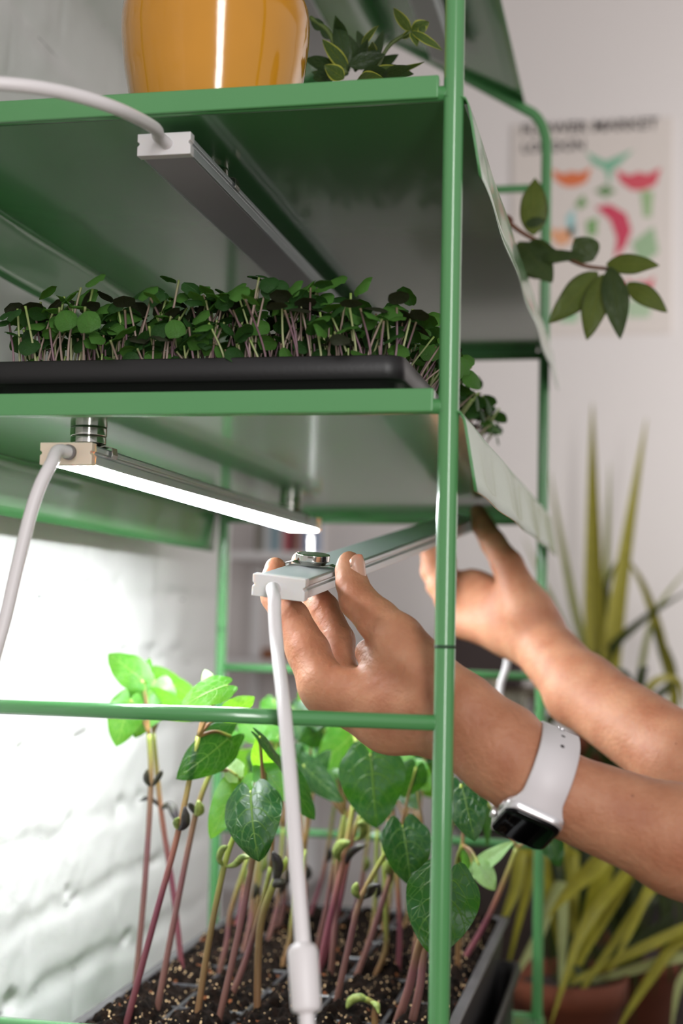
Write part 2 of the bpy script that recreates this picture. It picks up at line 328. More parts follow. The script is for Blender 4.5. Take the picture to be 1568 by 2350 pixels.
# upper, off
zc = ZU - .0092 - h_; f0 = PH(377, 331, zc)
cpts = [PH(380, 327, zc)] ; cz = cpts[0]
cord = [cz+np.array([0,.003,0]), cz+np.array([-.001,-.010,.0005]), PZ(352, 292, depth(cz)-.03), PZ(270, 250, depth(cz)-.075), PZ(150, 213, depth(cz)-.10), PZ(0, 192, depth(cz)-.115), PZ(-220, 190, depth(cz)-.12), PZ(-420, 330, depth(cz)-.1), np.array([-.43, -.06, .10]), np.array([-.43, -.05, -.3]), np.array([-.42, -.06, FLOOR+.02])]
grow_light(f0, f0+np.array([0, .63, 0]), 'unlit grow light bar under the upper shelf above the microgreens', cord=cord, cord_r=.0040, magnets=((.16,), (.86,)))
# lit
zc = ZM - .0152 - h_; f1 = PH(152, 1041, zc); cz = PH(152, 1036, zc)
D = depth(cz)
cord = [cz+np.array([0,.003,0]), cz+np.array([-.002,-.009,-.001]), PZ(118, 1064, D-.022), PZ(94, 1110, D-.03), PZ(70, 1180, D-.035), PZ(40, 1300, D-.04), PZ(12, 1420, D-.045), PZ(-25, 1560, D-.05), PZ(-70, 1800, D-.05), np.array([*PZ(-110, 2000, D-.05)[:2], -.4]), np.array([*PZ(-120, 2000, D-.05)[:2], FLOOR+.02])]
e1 = f1+np.array([0, .655, 0])
tail = [e1+np.array([0,-.003,0]), e1+np.array([.002,.012,-.003]), e1+np.array([.003,.017,-.02]), e1+np.array([.004,.016,-.2]), e1+np.array([.0,.02,-.5])]
lit = grow_light(f1, e1, 'glowing grow light bar stuck under the middle shelf', lit=1, cord=cord, cord_r=.0041, magnets=((.055,), (.90,)), tail=tail)
MB().tube([f1+np.array([0,.055*.655,h_+.0092]), f1+np.array([0,.055*.655,h_+.0152])], .0122, 32).build('magnet_base', CHROME, lit, bevel=.0008)
MB().tube([f1+np.array([0,.9*.655,h_+.0092]), f1+np.array([0,.9*.655,h_+.0152])], .0122, 32).build('magnet_base', CHROME, lit, bevel=.0008)
# held
HZ0, HZ1 = .905, 1.50
b0 = PZ(640, 1348, HZ0); b1 = PZ(1062, 1198, HZ1)
cz = PZ(632, 1352, HZ0)
cord = [cz+np.array([0,.003,0]), cz+np.array([0,-.008,0]), PZ(630, 1372, HZ0-.022), PZ(631, 1420, HZ0-.030), PZ(638, 1500, HZ0-.045), PZ(652, 1620, HZ0-.085), PZ(668, 1800, HZ0-.12), PZ(682, 2000, HZ0-.15), PZ(697, 2190, HZ0-.17), PZ(704, 2330, HZ0-.18), PZ(715, 2480, HZ0-.19), PZ(735, 2700, HZ0-.19), np.array([*PZ(745, 2900, HZ0-.18)[:2], -.55]), np.array([*PZ(745, 2900, HZ0-.17)[:2], FLOOR+.02])]
tl = nrm(b1-b0)
tail = [b1-tl*.004, b1+tl*.012, b1+np.array([.03,.02,-.02]), PZ(1165, 1490, 1.50), PZ(1148, 1580, 1.50), PZ(1140, 1700, 1.50), PZ(1130, 1900, 1.5)]
held = grow_light(b0, b1, 'unlit grow light bar held by two hands below the lit one', cord=cord, cord_r=.0041, magnets=((.115,),), plug=(PZ(694, 2165, HZ0-.168), PZ(704, 2325, HZ0-.18), .0080), upz=(.10, 0, 1), tail=tail)
# two more under the roof
def on_roof(x): s = ZA-.006 + (abs(x+W_/2)/(W_/2-.02))*(Z_EAVE-ZA); return s-.014
for x, lb in ((-.105, 'blurred unlit grow light bar under the right slope of the roof'), (-.245, 'blurred unlit grow light bar under the left slope of the roof')):
    sg = 1 if x > -W_/2 else -1; sl = (ZA-Z_EAVE+.012)/(W_/2+.01)
    grow_light((x, .09, on_roof(x)-.008), (x, .70, on_roof(x)-.008), lb, magnets=((.1,), (.9,)), upz=(sg*sl, 0, 1))
# ------------------------------------------------------------------ leaf shapes
def leaf_geo(base, tip, width, roll=0, kind='heart', cup=.12, droop=.15, fold=0, wave=.04, nu=13, nv=9, seed=0, face=None):
    """a blade from its petiole end to its tip; roll turns it about the midrib, droop bends it, cup and fold shape it across"""
    base = np.array(base, float); tip = np.array(tip, float); Ln = np.linalg.norm(tip-base); d = (tip-base)/Ln
    ref = nrm(CAM-(base+tip)/2) if face is None else nrm(face)
    sd = nrm(np.cross(d, ref)); n = np.cross(sd, d)
    a = math.radians(roll); sd, n = sd*math.cos(a)+n*math.sin(a), n*math.cos(a)-sd*math.sin(a)
    u = np.linspace(0, 1, nu)[:, None]; v = np.linspace(-1, 1, nv)[None, :]
    if kind == 'heart':
        w = np.power(u+.07, .34)*np.power(np.clip(1-u, 0, 1), .78)/.585; back = (.19*np.sin(np.pi*np.power(np.abs(v), .85))+.02*np.abs(v))*np.power(1-u, 2.4)
    elif kind == 'lance': w = np.power(np.sin(np.pi*np.power(u*.985+.008, .8)), .85); back = 0*u
    elif kind == 'oval': w = np.power(np.sin(np.pi*np.clip(u*.97+.02, 0, 1)), .6); back = 0*u
    elif kind == 'kidney': w = 1.15*np.power(u+.01, .38)*np.power(np.clip(1.0-u, 0, 1), .30); back = .0*u - .28*np.exp(-(v/.35)**2)*np.power(u, 4)*-1
    else: w = np.minimum(1, (u+.02)*14)*np.power(np.clip(1-u, 0, 1), .45); back = 0*u   # strap
    w = np.clip(w, .002, None)
    if kind == 'kidney': al = u - .22*np.exp(-(v/.4)**2)*np.power(u, 3)
    else: al = u - back
    X = v*w*width/2
    r = np.random.default_rng(seed); ph = r.random(3)*6.28
    Zz = cup*width*(np.abs(v)**1.7)*w*.9 + fold*np.abs(v)*w*width*.5 + wave*width*np.sin(al*9+ph[0])*v*v + wave*.6*width*np.sin(al*16+ph[1]+np.abs(v)*3)*np.abs(v) - droop*Ln*(al-.0)*(al-1)*-1*-1
    Zz = Zz - 0
    bend = droop*Ln*4*al*(1-al)*.5
    Zz = cup*width*(np.abs(v)**1.7)*w*.9*1.0 + fold*np.abs(v)*w*width*.5 + wave*width*np.sin(al*9+ph[0])*v*v + wave*.5*width*np.sin(al*17+ph[1]+np.abs(v)*3)*np.abs(v) + bend
    P = base + al[..., None]*Ln*d + X[..., None]*sd + Zz[..., None]*n
    U = np.stack([np.broadcast_to(u, X.shape), np.broadcast_to(v*.5+.5, X.shape)], -1)
    return P.reshape(-1, 3), [tuple(f) for f in grid_faces(nu, nv)], U.reshape(-1, 2)
def add_leaf(parent, mat, base, tip, width, name='leaf', **k):
    V, Fc, U = leaf_geo(base, tip, width, **k); return mk(name, V, Fc, mat, parent, uv=U)

# ------------------------------------------------------------------ upper shelf: yellow pot, succulent, trailing plant
POT = M('yellow_glaze', (204, 138, 26), rough=.12, var=.07, vscale=9, coat=.6, bump=.10, bscale=45)
TERRA = M('terracotta', (104, 50, 26), rough=.8, var=.15, vscale=14, bump=.1)
SOIL = M('potting_soil', (44, 31, 24), rough=.9, rgb2=(24, 17, 14), vscale=120, bump=.8, bscale=260)
SOIL2 = M('pot_soil', (46, 33, 26), rough=.95, var=.4, vscale=90, bump=.6)
pz = ZU+.0014
pc = PY(495, 100, .075); R0 = 216*depth(pc)/F
def pot(name, c, prof_out, thick, mat, label, cat='plant pot', n=64):
    inner = [(max(r-thick, .003), z+ (thick if i == 0 else 0)) for i, (r, z) in enumerate(prof_out)][::-1]
    V, Fc = lathe_geo(prof_out + [(prof_out[-1][0]-thick*.5, prof_out[-1][1]+.0015)] + inner, c, n)
    o = mk(name, V, Fc, mat, None, org=np.array(c, float)); return tag(o, label, cat)
hb = lambda z: z
pot('plant_pot', (pc[0], pc[1], pz), [(R0*.70, 0), (R0*.74, .003), (R0*.86, .025), (R0*.955, .055), (R0*.992, .075), (R0, .088), (R0*.985, .098), (R0*.93, .107), (R0*.86, .114), (R0*.85, .120), (R0*.88, .125)], .005, POT, 'glossy yellow glazed plant pot on the upper shelf')
ps = MB(); V, Fc = lathe_geo([(.002, .118), (R0*.84, .116), (R0*.84, .112), (.002, .110)], (pc[0], pc[1], pz), 40)
SUC = leaf_mat('succulent_leaf', (58, 82, 34), (150, 160, 60), (150, 170, 50), rough=.45, trans=.15, nveins=4, edge=(176, 178, 70), spec=.35)
SUCD = leaf_mat('succulent_leaf_dark', (40, 60, 30), (80, 100, 40), (110, 140, 50), rough=.45, trans=.12, nveins=4, spec=.35)
SUCS = M('succulent_stem', (84, 100, 46), rough=.5)
sy = .22; sc = PY(810, 190, sy)
suc = thing('succulent_plant', (sc[0], sc[1], pz), 'bushy green succulent in a white pot beside the yellow pot', 'plant')
V, Fc = lathe_geo([(.034, 0), (.044, .070), (.046, .074), (.043, .074), (.041, .062), (.004, .062)], (sc[0]-.004, sc[1], pz), 40); mk('pot', V, Fc, M('white_glaze', (214, 210, 208), rough=.25), suc)
def sp(x, y, dy=0): return PY(x, y, sy+dy)
r2 = np.random.default_rng(5)
SL = [(800,165,770,35,42,0),(800,160,740,90,36,0),(815,165,845,90,40,0),(850,150,880,70,30,.01),(830,110,870,58,20,0),(800,150,885,125,40,-.01),(860,160,950,170,36,-.01),
      (850,165,975,142,24,0),(860,150,915,125,30,.02),(800,170,750,165,44,.0),(790,180,745,150,40,-.02),(830,175,900,170,48,-.02),(780,175,715,165,36,0),(850,170,925,158,36,-.02),
      (790,100,774,40,34,.01),(815,150,800,80,46,.03),(840,140,855,95,40,.03),(770,160,760,110,36,.03),(880,175,945,152,30,-.03),(820,185,880,180,40,-.03),(840,120,820,70,30,.04)]
for i, (x0, y0, x1, y1, wv, dy) in enumerate(SL):
    add_leaf(suc, SUC if i % 3 == 1 else SUCD, sp(x0, y0, dy), sp(x1, y1, dy+r2.uniform(-.03, .01)), wv*.98/F*1.05, kind='lance', cup=-.2, fold=.35, droop=r2.uniform(-.1, .2), roll=r2.uniform(-45, 45), wave=.02, seed=i, nu=11, nv=7)
MB().tube(spline([sp(860,170), sp(880,125), sp(905,95), sp(945,72)], 6), .0016, 8).build('branch', SUCS, suc)
for i, (x1, y1, wv, ro) in enumerate([(903,18,26,20),(985,50,34,-10),(920,88,20,40),(958,106,22,30),(1016,116,20,20),(975,75,22,10)]):
    b0_ = sp(945, 72) if i != 5 else sp(965, 60); add_leaf(suc, SUC, b0_, sp(x1, y1), wv*1.02/F*1.1, kind='lance', cup=-.15, fold=.3, droop=.1, roll=ro, seed=30+i, nu=11, nv=7)
MB().tube(spline([sp(795,170), sp(775,130), sp(755,75), sp(712,40)], 6), .002, 8).build('branch', SUCS, suc)
for i, (x0, y0, x1, y1, wv, ro) in enumerate([(745,65,712,45,26,10),(760,90,735,60,22,0),(770,150,700,135,34,20),(770,170,718,180,40,10)]):
    add_leaf(suc, SUCD, sp(x0, y0), sp(x1, y1), wv*1.02/F*1.1, kind='lance', cup=-.15, fold=.3, roll=ro, seed=40+i, nu=11, nv=7)
# trailing plant hanging over the right side
HOY = leaf_mat('trailing_leaf', (78, 94, 42), (136, 138, 66), (150, 160, 60), rough=.42, trans=.22, nveins=5, spec=.3, edge=(60, 70, 36), veinw=.03)
HOYD = leaf_mat('trailing_leaf_dark', (52, 68, 36), (96, 104, 56), (120, 140, 60), rough=.42, trans=.15, nveins=5, spec=.3, veinw=.03)
hy = .50; hb_ = PX(1160, 500, -.07); 
hoy = thing('trailing_plant', (-.05, hy, pz), 'leafy trailing plant hanging over the far right edge of the upper shelf', 'plant')
V, Fc = lathe_geo([(.030, 0), (.038, .066), (.040, .068), (.037, .068), (.035, .056), (.003, .056)], (-.05, hy, pz), 36); mk('pot', V, Fc, TERRA, hoy)
def hp(x, y, dy=0): return PY(x, y, hy+dy)
HS = M('reddish_stem', (112, 70, 48), rough=.55)
MB().tube(spline([(-.05, hy, pz+.05), (-.03, hy, pz+.085), hp(1150, 490), hp(1190, 528), hp(1250, 562), hp(1330, 606), hp(1400, 618)], 6), [.0022, .0022, .0018], 8).build('branch', HS, hoy)
HL = [(1225,540,1228,408,66,0,.01,HOY,10),(1205,515,1255,505,24,0,0,HOYD,20),(1190,555,1268,648,78,0,-.02,HOYD,20),(1210,560,1290,600,60,0,0,HOYD,-30),(1230,592,1345,588,34,-.01,-.02,HOYD,35),
      (1362,598,1320,546,70,0,.0,HOYD,-10),(1392,606,1514,610,48,-.01,-.03,HOY,20),(1372,625,1260,742,66,-.01,-.03,HOY,10),(1385,630,1347,780,62,-.02,-.03,HOY,-8),
      (1402,612,1424,778,60,-.02,-.035,HOYD,12),(1440,650,1532,716,48,0,-.01,HOY,15),(1210,590,1235,640,60,.02,.02,HOYD,0)]
for i, (x0, y0, x1, y1, wv, d0, d1, m_, ro) in enumerate(HL):
    add_leaf(hoy, m_, hp(x0, y0, d0), hp(x1, y1, d1), wv*1.36/F, kind='lance', cup=-.12, fold=.12, droop=.12, roll=ro, seed=60+i)

# ------------------------------------------------------------------ microgreens on the middle shelf
tz = ZM+.0014; RIM = tz+.040
tf = PH(930, 812, RIM); TX1 = float(tf[0])-.001; TX0 = TX1-.285; TY0 = float(tf[1]); TY1 = TY0+.54
def tray(name, x0, x1, y0, y1, z0, z1, label, band=.012, taper=.006, mat=BLACKP, thick=.0016):
    T = thing(name, ((x0+x1)/2, (y0+y1)/2, z0), label, 'tray')
    def ring(i, z): 
        r = .012; out = []
        for cx, cy, a0 in ((x1-i-r, y1-i-r, 0), (x0+i+r, y1-i-r, 90), (x0+i+r, y0+i+r, 180), (x1-i-r, y0+i+r, 270)):
            for a in (0, 30, 60, 90): t = math.radians(a0+a); out.append((cx+r*math.cos(t), cy+r*math.sin(t), z))
        return out
    rings = [ring(taper*1.6, z0), ring(taper*1.3, z0+.002), ring(taper, z1-band-.0005), ring(.0015, z1-band), ring(0, z1-band+.001), ring(.0005, z1-.0008), ring(.0015, z1), ring(.004, z1), ring(.005, z1-.001), ring(taper+thick, z1-band), ring(taper*1.4+thick, z0+thick+.001), ring(taper*1.6+thick*1.5, z0+thick)]
    V = [p for r in rings for p in r]; n = len(rings[0]); m = len(rings)
    Fc = [(i*n+k, i*n+(k+1) % n, (i+1)*n+(k+1) % n, (i+1)*n+k) for i in range(m-1) for k in range(n)] + [tuple(range(n-1, -1, -1)), tuple(range((m-1)*n, m*n))]
    mk('tray_body', V, Fc, mat, T); return T
mtray = tray('growing_tray', TX0, TX1, TY0, TY1, tz, RIM, 'shallow black plastic tray of microgreens on the middle shelf', band=.0155)
def soil_geo(x0, x1, y0, y1, z, amp, n=(60, 90), seed=1, zb=None):
    xs = np.linspace(x0, x1, n[0]); ys = np.linspace(y0, y1, n[1]); X, Y = np.meshgrid(xs, ys, indexing='ij')
    Zs = z + amp*(vnoise(X, Y, .012, seed)*1.0 + vnoise(X, Y, .005, seed+1)*.8 + vnoise(X, Y, .03, seed+2)*.8)
    V = np.stack([X, Y, Zs], -1).reshape(-1, 3); return V, [tuple(f) for f in grid_faces(*n)]
V, Fc = soil_geo(TX0+.009, TX1-.009, TY0+.009, TY1-.009, RIM-.008, .004); o = mk('growing_medium', V, Fc, SOIL2); tag(o, 'dark growing medium filling the tray of microgreens', 'soil', kind='stuff')
MGL = [leaf_mat('cotyledon_green', (70, 116, 46), (104, 140, 70), (120, 170, 50), rough=.5, trans=.25, nveins=2, spec=.3, veinw=.02), leaf_mat('cotyledon_deep', (40, 76, 32), (70, 100, 50), (90, 140, 40), rough=.5, trans=.22, nveins=2, spec=.3, veinw=.02), leaf_mat('cotyledon_purple', (44, 48, 32), (60, 56, 44), (80, 80, 40), rough=.5, trans=.15, nveins=2, spec=.3, veinw=.02)]
MGS = [stem_mat('stem_pale', [(0, (176, 156, 144)), (.6, (150, 128, 118)), (1, (120, 134, 74))]), stem_mat('stem_purple', [(0, (160, 130, 134)), (.5, (124, 92, 104)), (1, (104, 92, 62))]), stem_mat('stem_green', [(0, (190, 186, 150)), (1, (130, 156, 74))])]
def seedling_geo(r, h):
    lean = r.uniform(-.25, .25, 2); P = spline([(0,0,-.004), (lean[0]*h*.2, lean[1]*h*.2, h*.4), (lean[0]*h*.7, lean[1]*h*.7, h*.8), (lean[0]*h, lean[1]*h, h)], 4)
    st = tube_geo(P, [.0008, .0007, .0008], 6); a = r.uniform(-.9, .9) + (0 if r.random() < .6 else 1.57); top = P[-1]; lv = []
    for s in (0, 1):
        ang = a+s*math.pi+r.uniform(-.35, .35); el = r.uniform(-1.0, .6); sz = r.uniform(.0112, .0160)*(1 if s == 0 else .9)
        d = np.array([math.cos(ang)*math.cos(el), math.sin(ang)*math.cos(el), math.sin(el)]); pb = top + d*.003
        fc = nrm(np.cross(np.cross(d, (0,0,1)), d)); lv.append(leaf_geo(pb, pb+d*sz, sz*1.35, kind='kidney', cup=-.14, droop=.16, wave=.02, nu=9, nv=9, face=fc, roll=r.uniform(-45, 45), seed=int(r.integers(1e6))))
    return st, lv
protos = []
rp = np.random.default_rng(21)
GRP = 'microgreen seedlings in the black tray'
for k in range(28):
    st, lv = seedling_geo(rp, .013+.046*k/27); protos.append((k, st, lv))
def by_height(h): return int(np.clip(round((h-.013)/.046*27+rs.uniform(-1, 1)), 0, 27))
proto_me = []
def me_only(name, V, Fc, U, mat):
    me = bpy.data.meshes.new(name); me.from_pydata([tuple(v) for v in V], [], [list(f) for f in Fc]); me.polygons.foreach_set('use_smooth', [True]*len(me.polygons))
    l = me.uv_layers.new(name='UVMap'); idx = np.zeros(len(me.loops), int); me.loops.foreach_get('vertex_index', idx); l.data.foreach_set('uv', np.asarray(U, float)[idx].ravel()); me.materials.append(mat); return me
for k, st, lv in protos:
    lm = MGL[2] if k in (9, 16, 23) else MGL[k % 2]; proto_me.append((me_only('stem', *st, MGS[k % 3]), [me_only('leaf', *l, lm) for l in lv]))
def place_seedling(x, y, z, k, rz, sc, tilt, label):
    t = bpy.data.objects.new('microgreen_seedling', None); COL.objects.link(t); t.empty_display_size = .005; t.location = (x, y, z); t.rotation_euler = (tilt[0], tilt[1], rz); t.scale = (sc,)*3
    tag(t, label, 'seedling', GRP); st, lv = proto_me[k]
    for nm, me in [('stem', st)] + [('leaf', l) for l in lv]:
        o = bpy.data.objects.new(nm, me); COL.objects.link(o); o.parent = t
rs = np.random.default_rng(33); pts = []
for row, (d0, d1, cnt) in enumerate([(.002, .012, 64), (.012, .026, 62), (.026, .046, 56), (.046, .08, 46)]):
    for i in range(cnt): pts.append((-.31+.008 + (TX1-.014+.31-.008)*(i+rs.uniform(-.4, .4)+.5)/cnt, TY0+.010+rs.uniform(d0, d1), 0))
for i in range(64): pts.append((TX1-.010-abs(rs.normal(0, .010)), TY0+.02+.50*((i+rs.random())/64), 1))
LB = ['short green microgreen seedling along the front of the black tray', 'microgreen seedling along the right side of the black tray']
for x, y, side in pts:
    if side: tl = (rs.uniform(-.2, .2), rs.uniform(.15, .75)); h = rs.uniform(.75, 1.05)
    else:
        fx = (x-TX0)/(TX1-TX0); edge = max(0, fx-.85)/.15
        tl = (rs.uniform(-.05, .35) if y < TY0+.03 else rs.uniform(-.15, .2), rs.uniform(-.2, .2)+edge*.35); bump_ = vnoise(np.array([x]), np.array([y]), .05, 9)[0]
        h = (1.02 + .5*bump_ + rs.uniform(-.12, .16))*(1.0-.18*edge) + (.12 if .35 < fx < .8 else -.02)
        h *= rs.choice([.7, .85, 1.0]) if y > TY0+.026 else rs.choice([.34, .5, .68, .85, 1.0])
    place_seedling(x, y, RIM-.009, by_height(.0445*h), 0 if side else rs.uniform(-.6, .6), rs.uniform(.92, 1.15), tl, LB[side])
mass = {0: MB(), 1: MB(), 2: MB()}; masl = [MB(), MB()]
for i in range(420):
    x = rs.uniform(TX0+.012, TX1-.014); y = rs.uniform(TY0+.09, TY1-.012)
    k, st, lv = protos[int(rs.integers(14, 27))]; h = rs.uniform(.8, 1.15); a = rs.uniform(0, 6.28); ca, sa = math.cos(a)*h, math.sin(a)*h
    tf_ = lambda V: np.asarray(V) @ np.array([[ca, sa, 0], [-sa, ca, 0], [0, 0, h]]) + np.array([x, y, RIM-.009])
    mass[0].add(tf_(st[0]), st[1], st[2])
    for l in lv: masl[k % 2].add(tf_(l[0]), l[1], l[2])
T = thing('microgreens', ((TX0+TX1)/2, (TY0+TY1)/2, RIM-.009), 'dense mass of microgreens growing deep in the middle of the tray', 'seedlings'); T['kind'] = 'stuff'
for o in (mass[0].build('stems', MGS[0], T), masl[0].build('leaves', MGL[0], T), masl[1].build('leaves', MGL[1], T)): o['kind'] = 'stuff'
# ------------------------------------------------------------------ bean tray on the lower shelf
SZ = -.262; lz = ZL+.0014
BX0 = float(PH(180, 2345, SZ)[0])+.004; bb = PH(1158, 2112, SZ); BX1 = float(bb[0]); BY1 = float(bb[1]); BY0 = .10
drip = tray('drip_tray', BX0-.010, BX1+.018, BY0-.012, BY1+.012, lz, SZ-.045, 'black plastic drip tray on the lower shelf under the cell tray', band=.012)
ct = thing('cell_tray', ((BX0+BX1)/2, (BY0+BY1)/2, lz+.004), 'deep black plastic cell tray full of bean seedlings', 'tray')
NX, NY = 5, 9; cw, cl = (BX1-BX0)/NX, (BY1-BY0)/NY
b = MB(); zt = SZ+.001; zb = lz+.004
b.box(((BX0+BX1)/2, (BY0+BY1)/2, zb+.002), ((BX1-BX0)/2-.012, (BY1-BY0)/2-.012, .002))
for x, s in ((BX0, -1), (BX1, 1)):
    V = [(x, BY0, zt), (x, BY1, zt), (x-s*.010, BY1-.01, zb), (x-s*.010, BY0+.01, zb), (x-s*.004, BY0+.004, zt), (x-s*.004, BY1-.004, zt), (x-s*.014, BY1-.014, zb), (x-s*.014, BY0+.014, zb)]
    b.add(V, [(0,1,2,3), (4,7,6,5), (0,4,5,1), (3,2,6,7), (0,3,7,4), (1,5,6,2)])
for y, s in ((BY0, -1), (BY1, 1)):
    V = [(BX0, y, zt), (BX1, y, zt), (BX1-.01, y-s*.010, zb), (BX0+.01, y-s*.010, zb), (BX0+.004, y-s*.004, zt), (BX1-.004, y-s*.004, zt), (BX1-.014, y-s*.014, zb), (BX0+.014, y-s*.014, zb)]
    b.add(V, [(0,3,2,1), (4,5,6,7), (0,1,5,4), (3,7,6,2), (0,4,7,3), (1,2,6,5)])
b.build('tray_body', BLACKP, ct, smooth=False)
b = MB()
for i in range(1, NX): b.box((BX0+i*cw, (BY0+BY1)/2, SZ-.009), (.0022, (BY1-BY0)/2-.004, .009))
for j in range(1, NY): b.box(((BX0+BX1)/2, BY0+j*cl, SZ-.0092), ((BX1-BX0)/2-.004, .0026, .0092))
b.build('cell_dividers', M('black_plastic_sheen', (46, 46, 50), rough=.3), ct, bevel=.0015)
b = MB()                                                               # rolled rim
rr_ = [(BX0, BY0, zt), (BX1, BY0, zt), (BX1, BY1, zt), (BX0, BY1, zt), (BX0, BY0, zt)]
for p, q in zip(rr_, rr_[1:]): b.box((np.array(p)+np.array(q))/2, (abs(q[0]-p[0])/2+.005, abs(q[1]-p[1])/2+.005, .0025))
b.build('rim', M('black_plastic_worn', (66, 64, 66), rough=.4, var=.2, vscale=60), ct, bevel=.002)
nx, ny = 220, 400; xs = np.linspace(BX0+.005, BX1-.005, nx); ys = np.linspace(BY0+.005, BY1-.005, ny); X, Y = np.meshgrid(xs, ys, indexing='ij')
fx = (X-BX0)/cw; fy = (Y-BY0)/cl; ex = np.minimum(fx % 1, 1-fx % 1); ey = np.minimum(fy % 1, 1-fy % 1)
cellr = np.random.default_rng(4).random((NX+1, NY+1)); lvl = cellr[np.clip(fx.astype(int), 0, NX), np.clip(fy.astype(int), 0, NY)]
dome = np.clip(np.minimum(ex*cw, ey*cl)/.018, 0, 1); dome = dome*dome*(3-2*dome)
Zs = SZ - .006 + dome*(.010+.006*lvl) + .009*vnoise(X, Y, .010, 31) + .009*vnoise(X, Y, .0045, 32) + .010*vnoise(X, Y, .03, 33)
bsoil_h = (xs, ys, Zs)
BSOIL = M('bean_soil', (28, 18, 12), rough=.95, rgb2=(9, 6, 4), spec=.1, vscale=150, bump=1.0, bscale=420)
def speckle(m):                                                         # pale perlite and bark flecks in the compost
    N = m.node_tree.nodes; L = m.node_tree.links; b = N['Principled BSDF']; src = b.inputs['Base Color'].links[0].from_socket
    tc = N.new('ShaderNodeTexCoord')
    for sc, th, col in ((480, .09, (196, 166, 128)), (200, .07, (104, 62, 38))):
        v = N.new('ShaderNodeTexVoronoi'); v.inputs['Scale'].default_value = sc; L.new(tc.outputs['Object'], v.inputs['Vector'])
        lt = N.new('ShaderNodeMath'); lt.operation = 'LESS_THAN'; L.new(v.outputs['Distance'], lt.inputs[0]); lt.inputs[1].default_value = .42
        sx = N.new('ShaderNodeSeparateColor'); L.new(v.outputs['Color'], sx.inputs[0]); l2 = N.new('ShaderNodeMath'); l2.operation = 'LESS_THAN'; L.new(sx.outputs[0], l2.inputs[0]); l2.inputs[1].default_value = th
        mu = N.new('ShaderNodeMath'); mu.operation = 'MULTIPLY'; L.new(lt.outputs[0], mu.inputs[0]); L.new(l2.outputs[0], mu.inputs[1])
        mx = N.new('ShaderNodeMix'); mx.data_type = 'RGBA'; L.new(mu.outputs[0], mx.inputs[0]); L.new(src, mx.inputs[6]); mx.inputs[7].default_value = (*s2l(col), 1); src = mx.outputs[2]
    L.new(src, b.inputs['Base Color'])
speckle(BSOIL)
o = mk('potting_soil', np.stack([X, Y, Zs], -1).reshape(-1, 3), [tuple(f) for f in grid_faces(nx, ny)], BSOIL); tag(o, 'dark crumbly potting soil in the cells around the bean stems', 'soil', kind='stuff')
def soil_z(x, y): return float(Zs[np.abs(xs-x).argmin(), np.abs(ys-y).argmin()])

BLD = leaf_mat('bean_leaf', (14, 54, 21), (118, 148, 60), (80, 150, 22), rough=.36, trans=.15, nveins=5.5, spec=.28)
BLL = leaf_mat('bean_leaf_light', (54, 116, 38), (166, 196, 96), (140, 206, 40), rough=.40, trans=.36, nveins=5.5, spec=.4)
BLP = leaf_mat('bean_leaf_pale_underside', (136, 172, 116), (206, 220, 180), (170, 210, 90), rough=.55, trans=.35, nveins=5.5, spec=.3)
BTONE = {'d': BLD, 'l': BLL, 'p': BLP}
SM = {'m': stem_mat('bean_stem_magenta', [(0, (142, 100, 72)), (.12, (124, 70, 72)), (.55, (102, 48, 62)), (.75, (132, 86, 66)), (1, (138, 146, 64))]),
      'p': stem_mat('bean_stem_plum', [(0, (142, 128, 72)), (.15, (126, 90, 76)), (.6, (104, 66, 68)), (.8, (118, 94, 58)), (1, (136, 150, 64))]),
      'o': stem_mat('bean_stem_olive', [(0, (150, 122, 68)), (.3, (126, 92, 62)), (.6, (108, 92, 50)), (1, (142, 160, 62))])}
CT = {'y': M('seed_leaf_yellowgreen', (150, 164, 84), rough=.5, rgb2=(96, 116, 50), vscale=160, bump=.5, bscale=500), 'k': M('seed_leaf_dark', (62, 62, 46), rough=.5, rgb2=(40, 34, 40), vscale=120, bump=.5, bscale=500)}
BG = 'bean seedlings in the cell tray'
def bean(base, fork, top, col, label, leaves=(), cots=(), r=.0026, lean=0.0, group=BG, mid=None, petioles=True):
    p0 = PH(*base, SZ); y = float(p0[1]); z0 = min(soil_z(p0[0], y), SZ)-.004; foot = p0+np.array([0, 0, z0-SZ])
    pf = PY(*fork, y+lean*.5); pt = PY(*top, y+lean); T = thing('bean_seedling', foot, label, 'bean plant', group)
    ctrl = [foot, p0] + ([PY(*mid, y+lean*.25)] if mid else [p0+(pf-p0)*.5 + np.array([.0015, 0, 0])]) + [pf, pt]
    P = spline(ctrl, 8); MB().tube(P, [r*1.12, r*1.05, r, r*.95, r*.78], 12).build('stem', SM[col], T)
    k0 = pf
    for (pts, c, rc) in cots:
        Q = [PY(a, b_, y+lean*.5+dd) for a, b_, dd in ((q if len(q) == 3 else (*q, -.006*i)) for i, q in enumerate(pts))]
        MB().tube(spline(Q, 6), [rc*.35, rc*.9, rc*1.15, rc*1.05, rc*.3], 10, flat=.7).build('seed_leaf', CT[c], T)
    for i, lf in enumerate(leaves):
        x0, y0, x1, y1, wv, d0, d1, ro, tone = lf[:9]; kw = lf[9] if len(lf) > 9 else {}
        bp = PY(x0, y0, y+lean+d0); tp = PY(x1, y1, y+lean+d1); wm = wv*depth((bp+tp)/2)/F
        kw = dict(dict(cup=-.10, fold=.10, droop=.10, wave=.035), **kw)
        l = add_leaf(T, BTONE[tone], bp, tp, wm, roll=ro, seed=int(x0*7+y0), nu=17, nv=11, **kw)
        if petioles: MB().tube(spline([pt, (pt+bp)/2+np.array([0, 0, .004]), bp], 5), [r*.6, r*.45], 8).build('petiole', SM['o'], l)
    return T
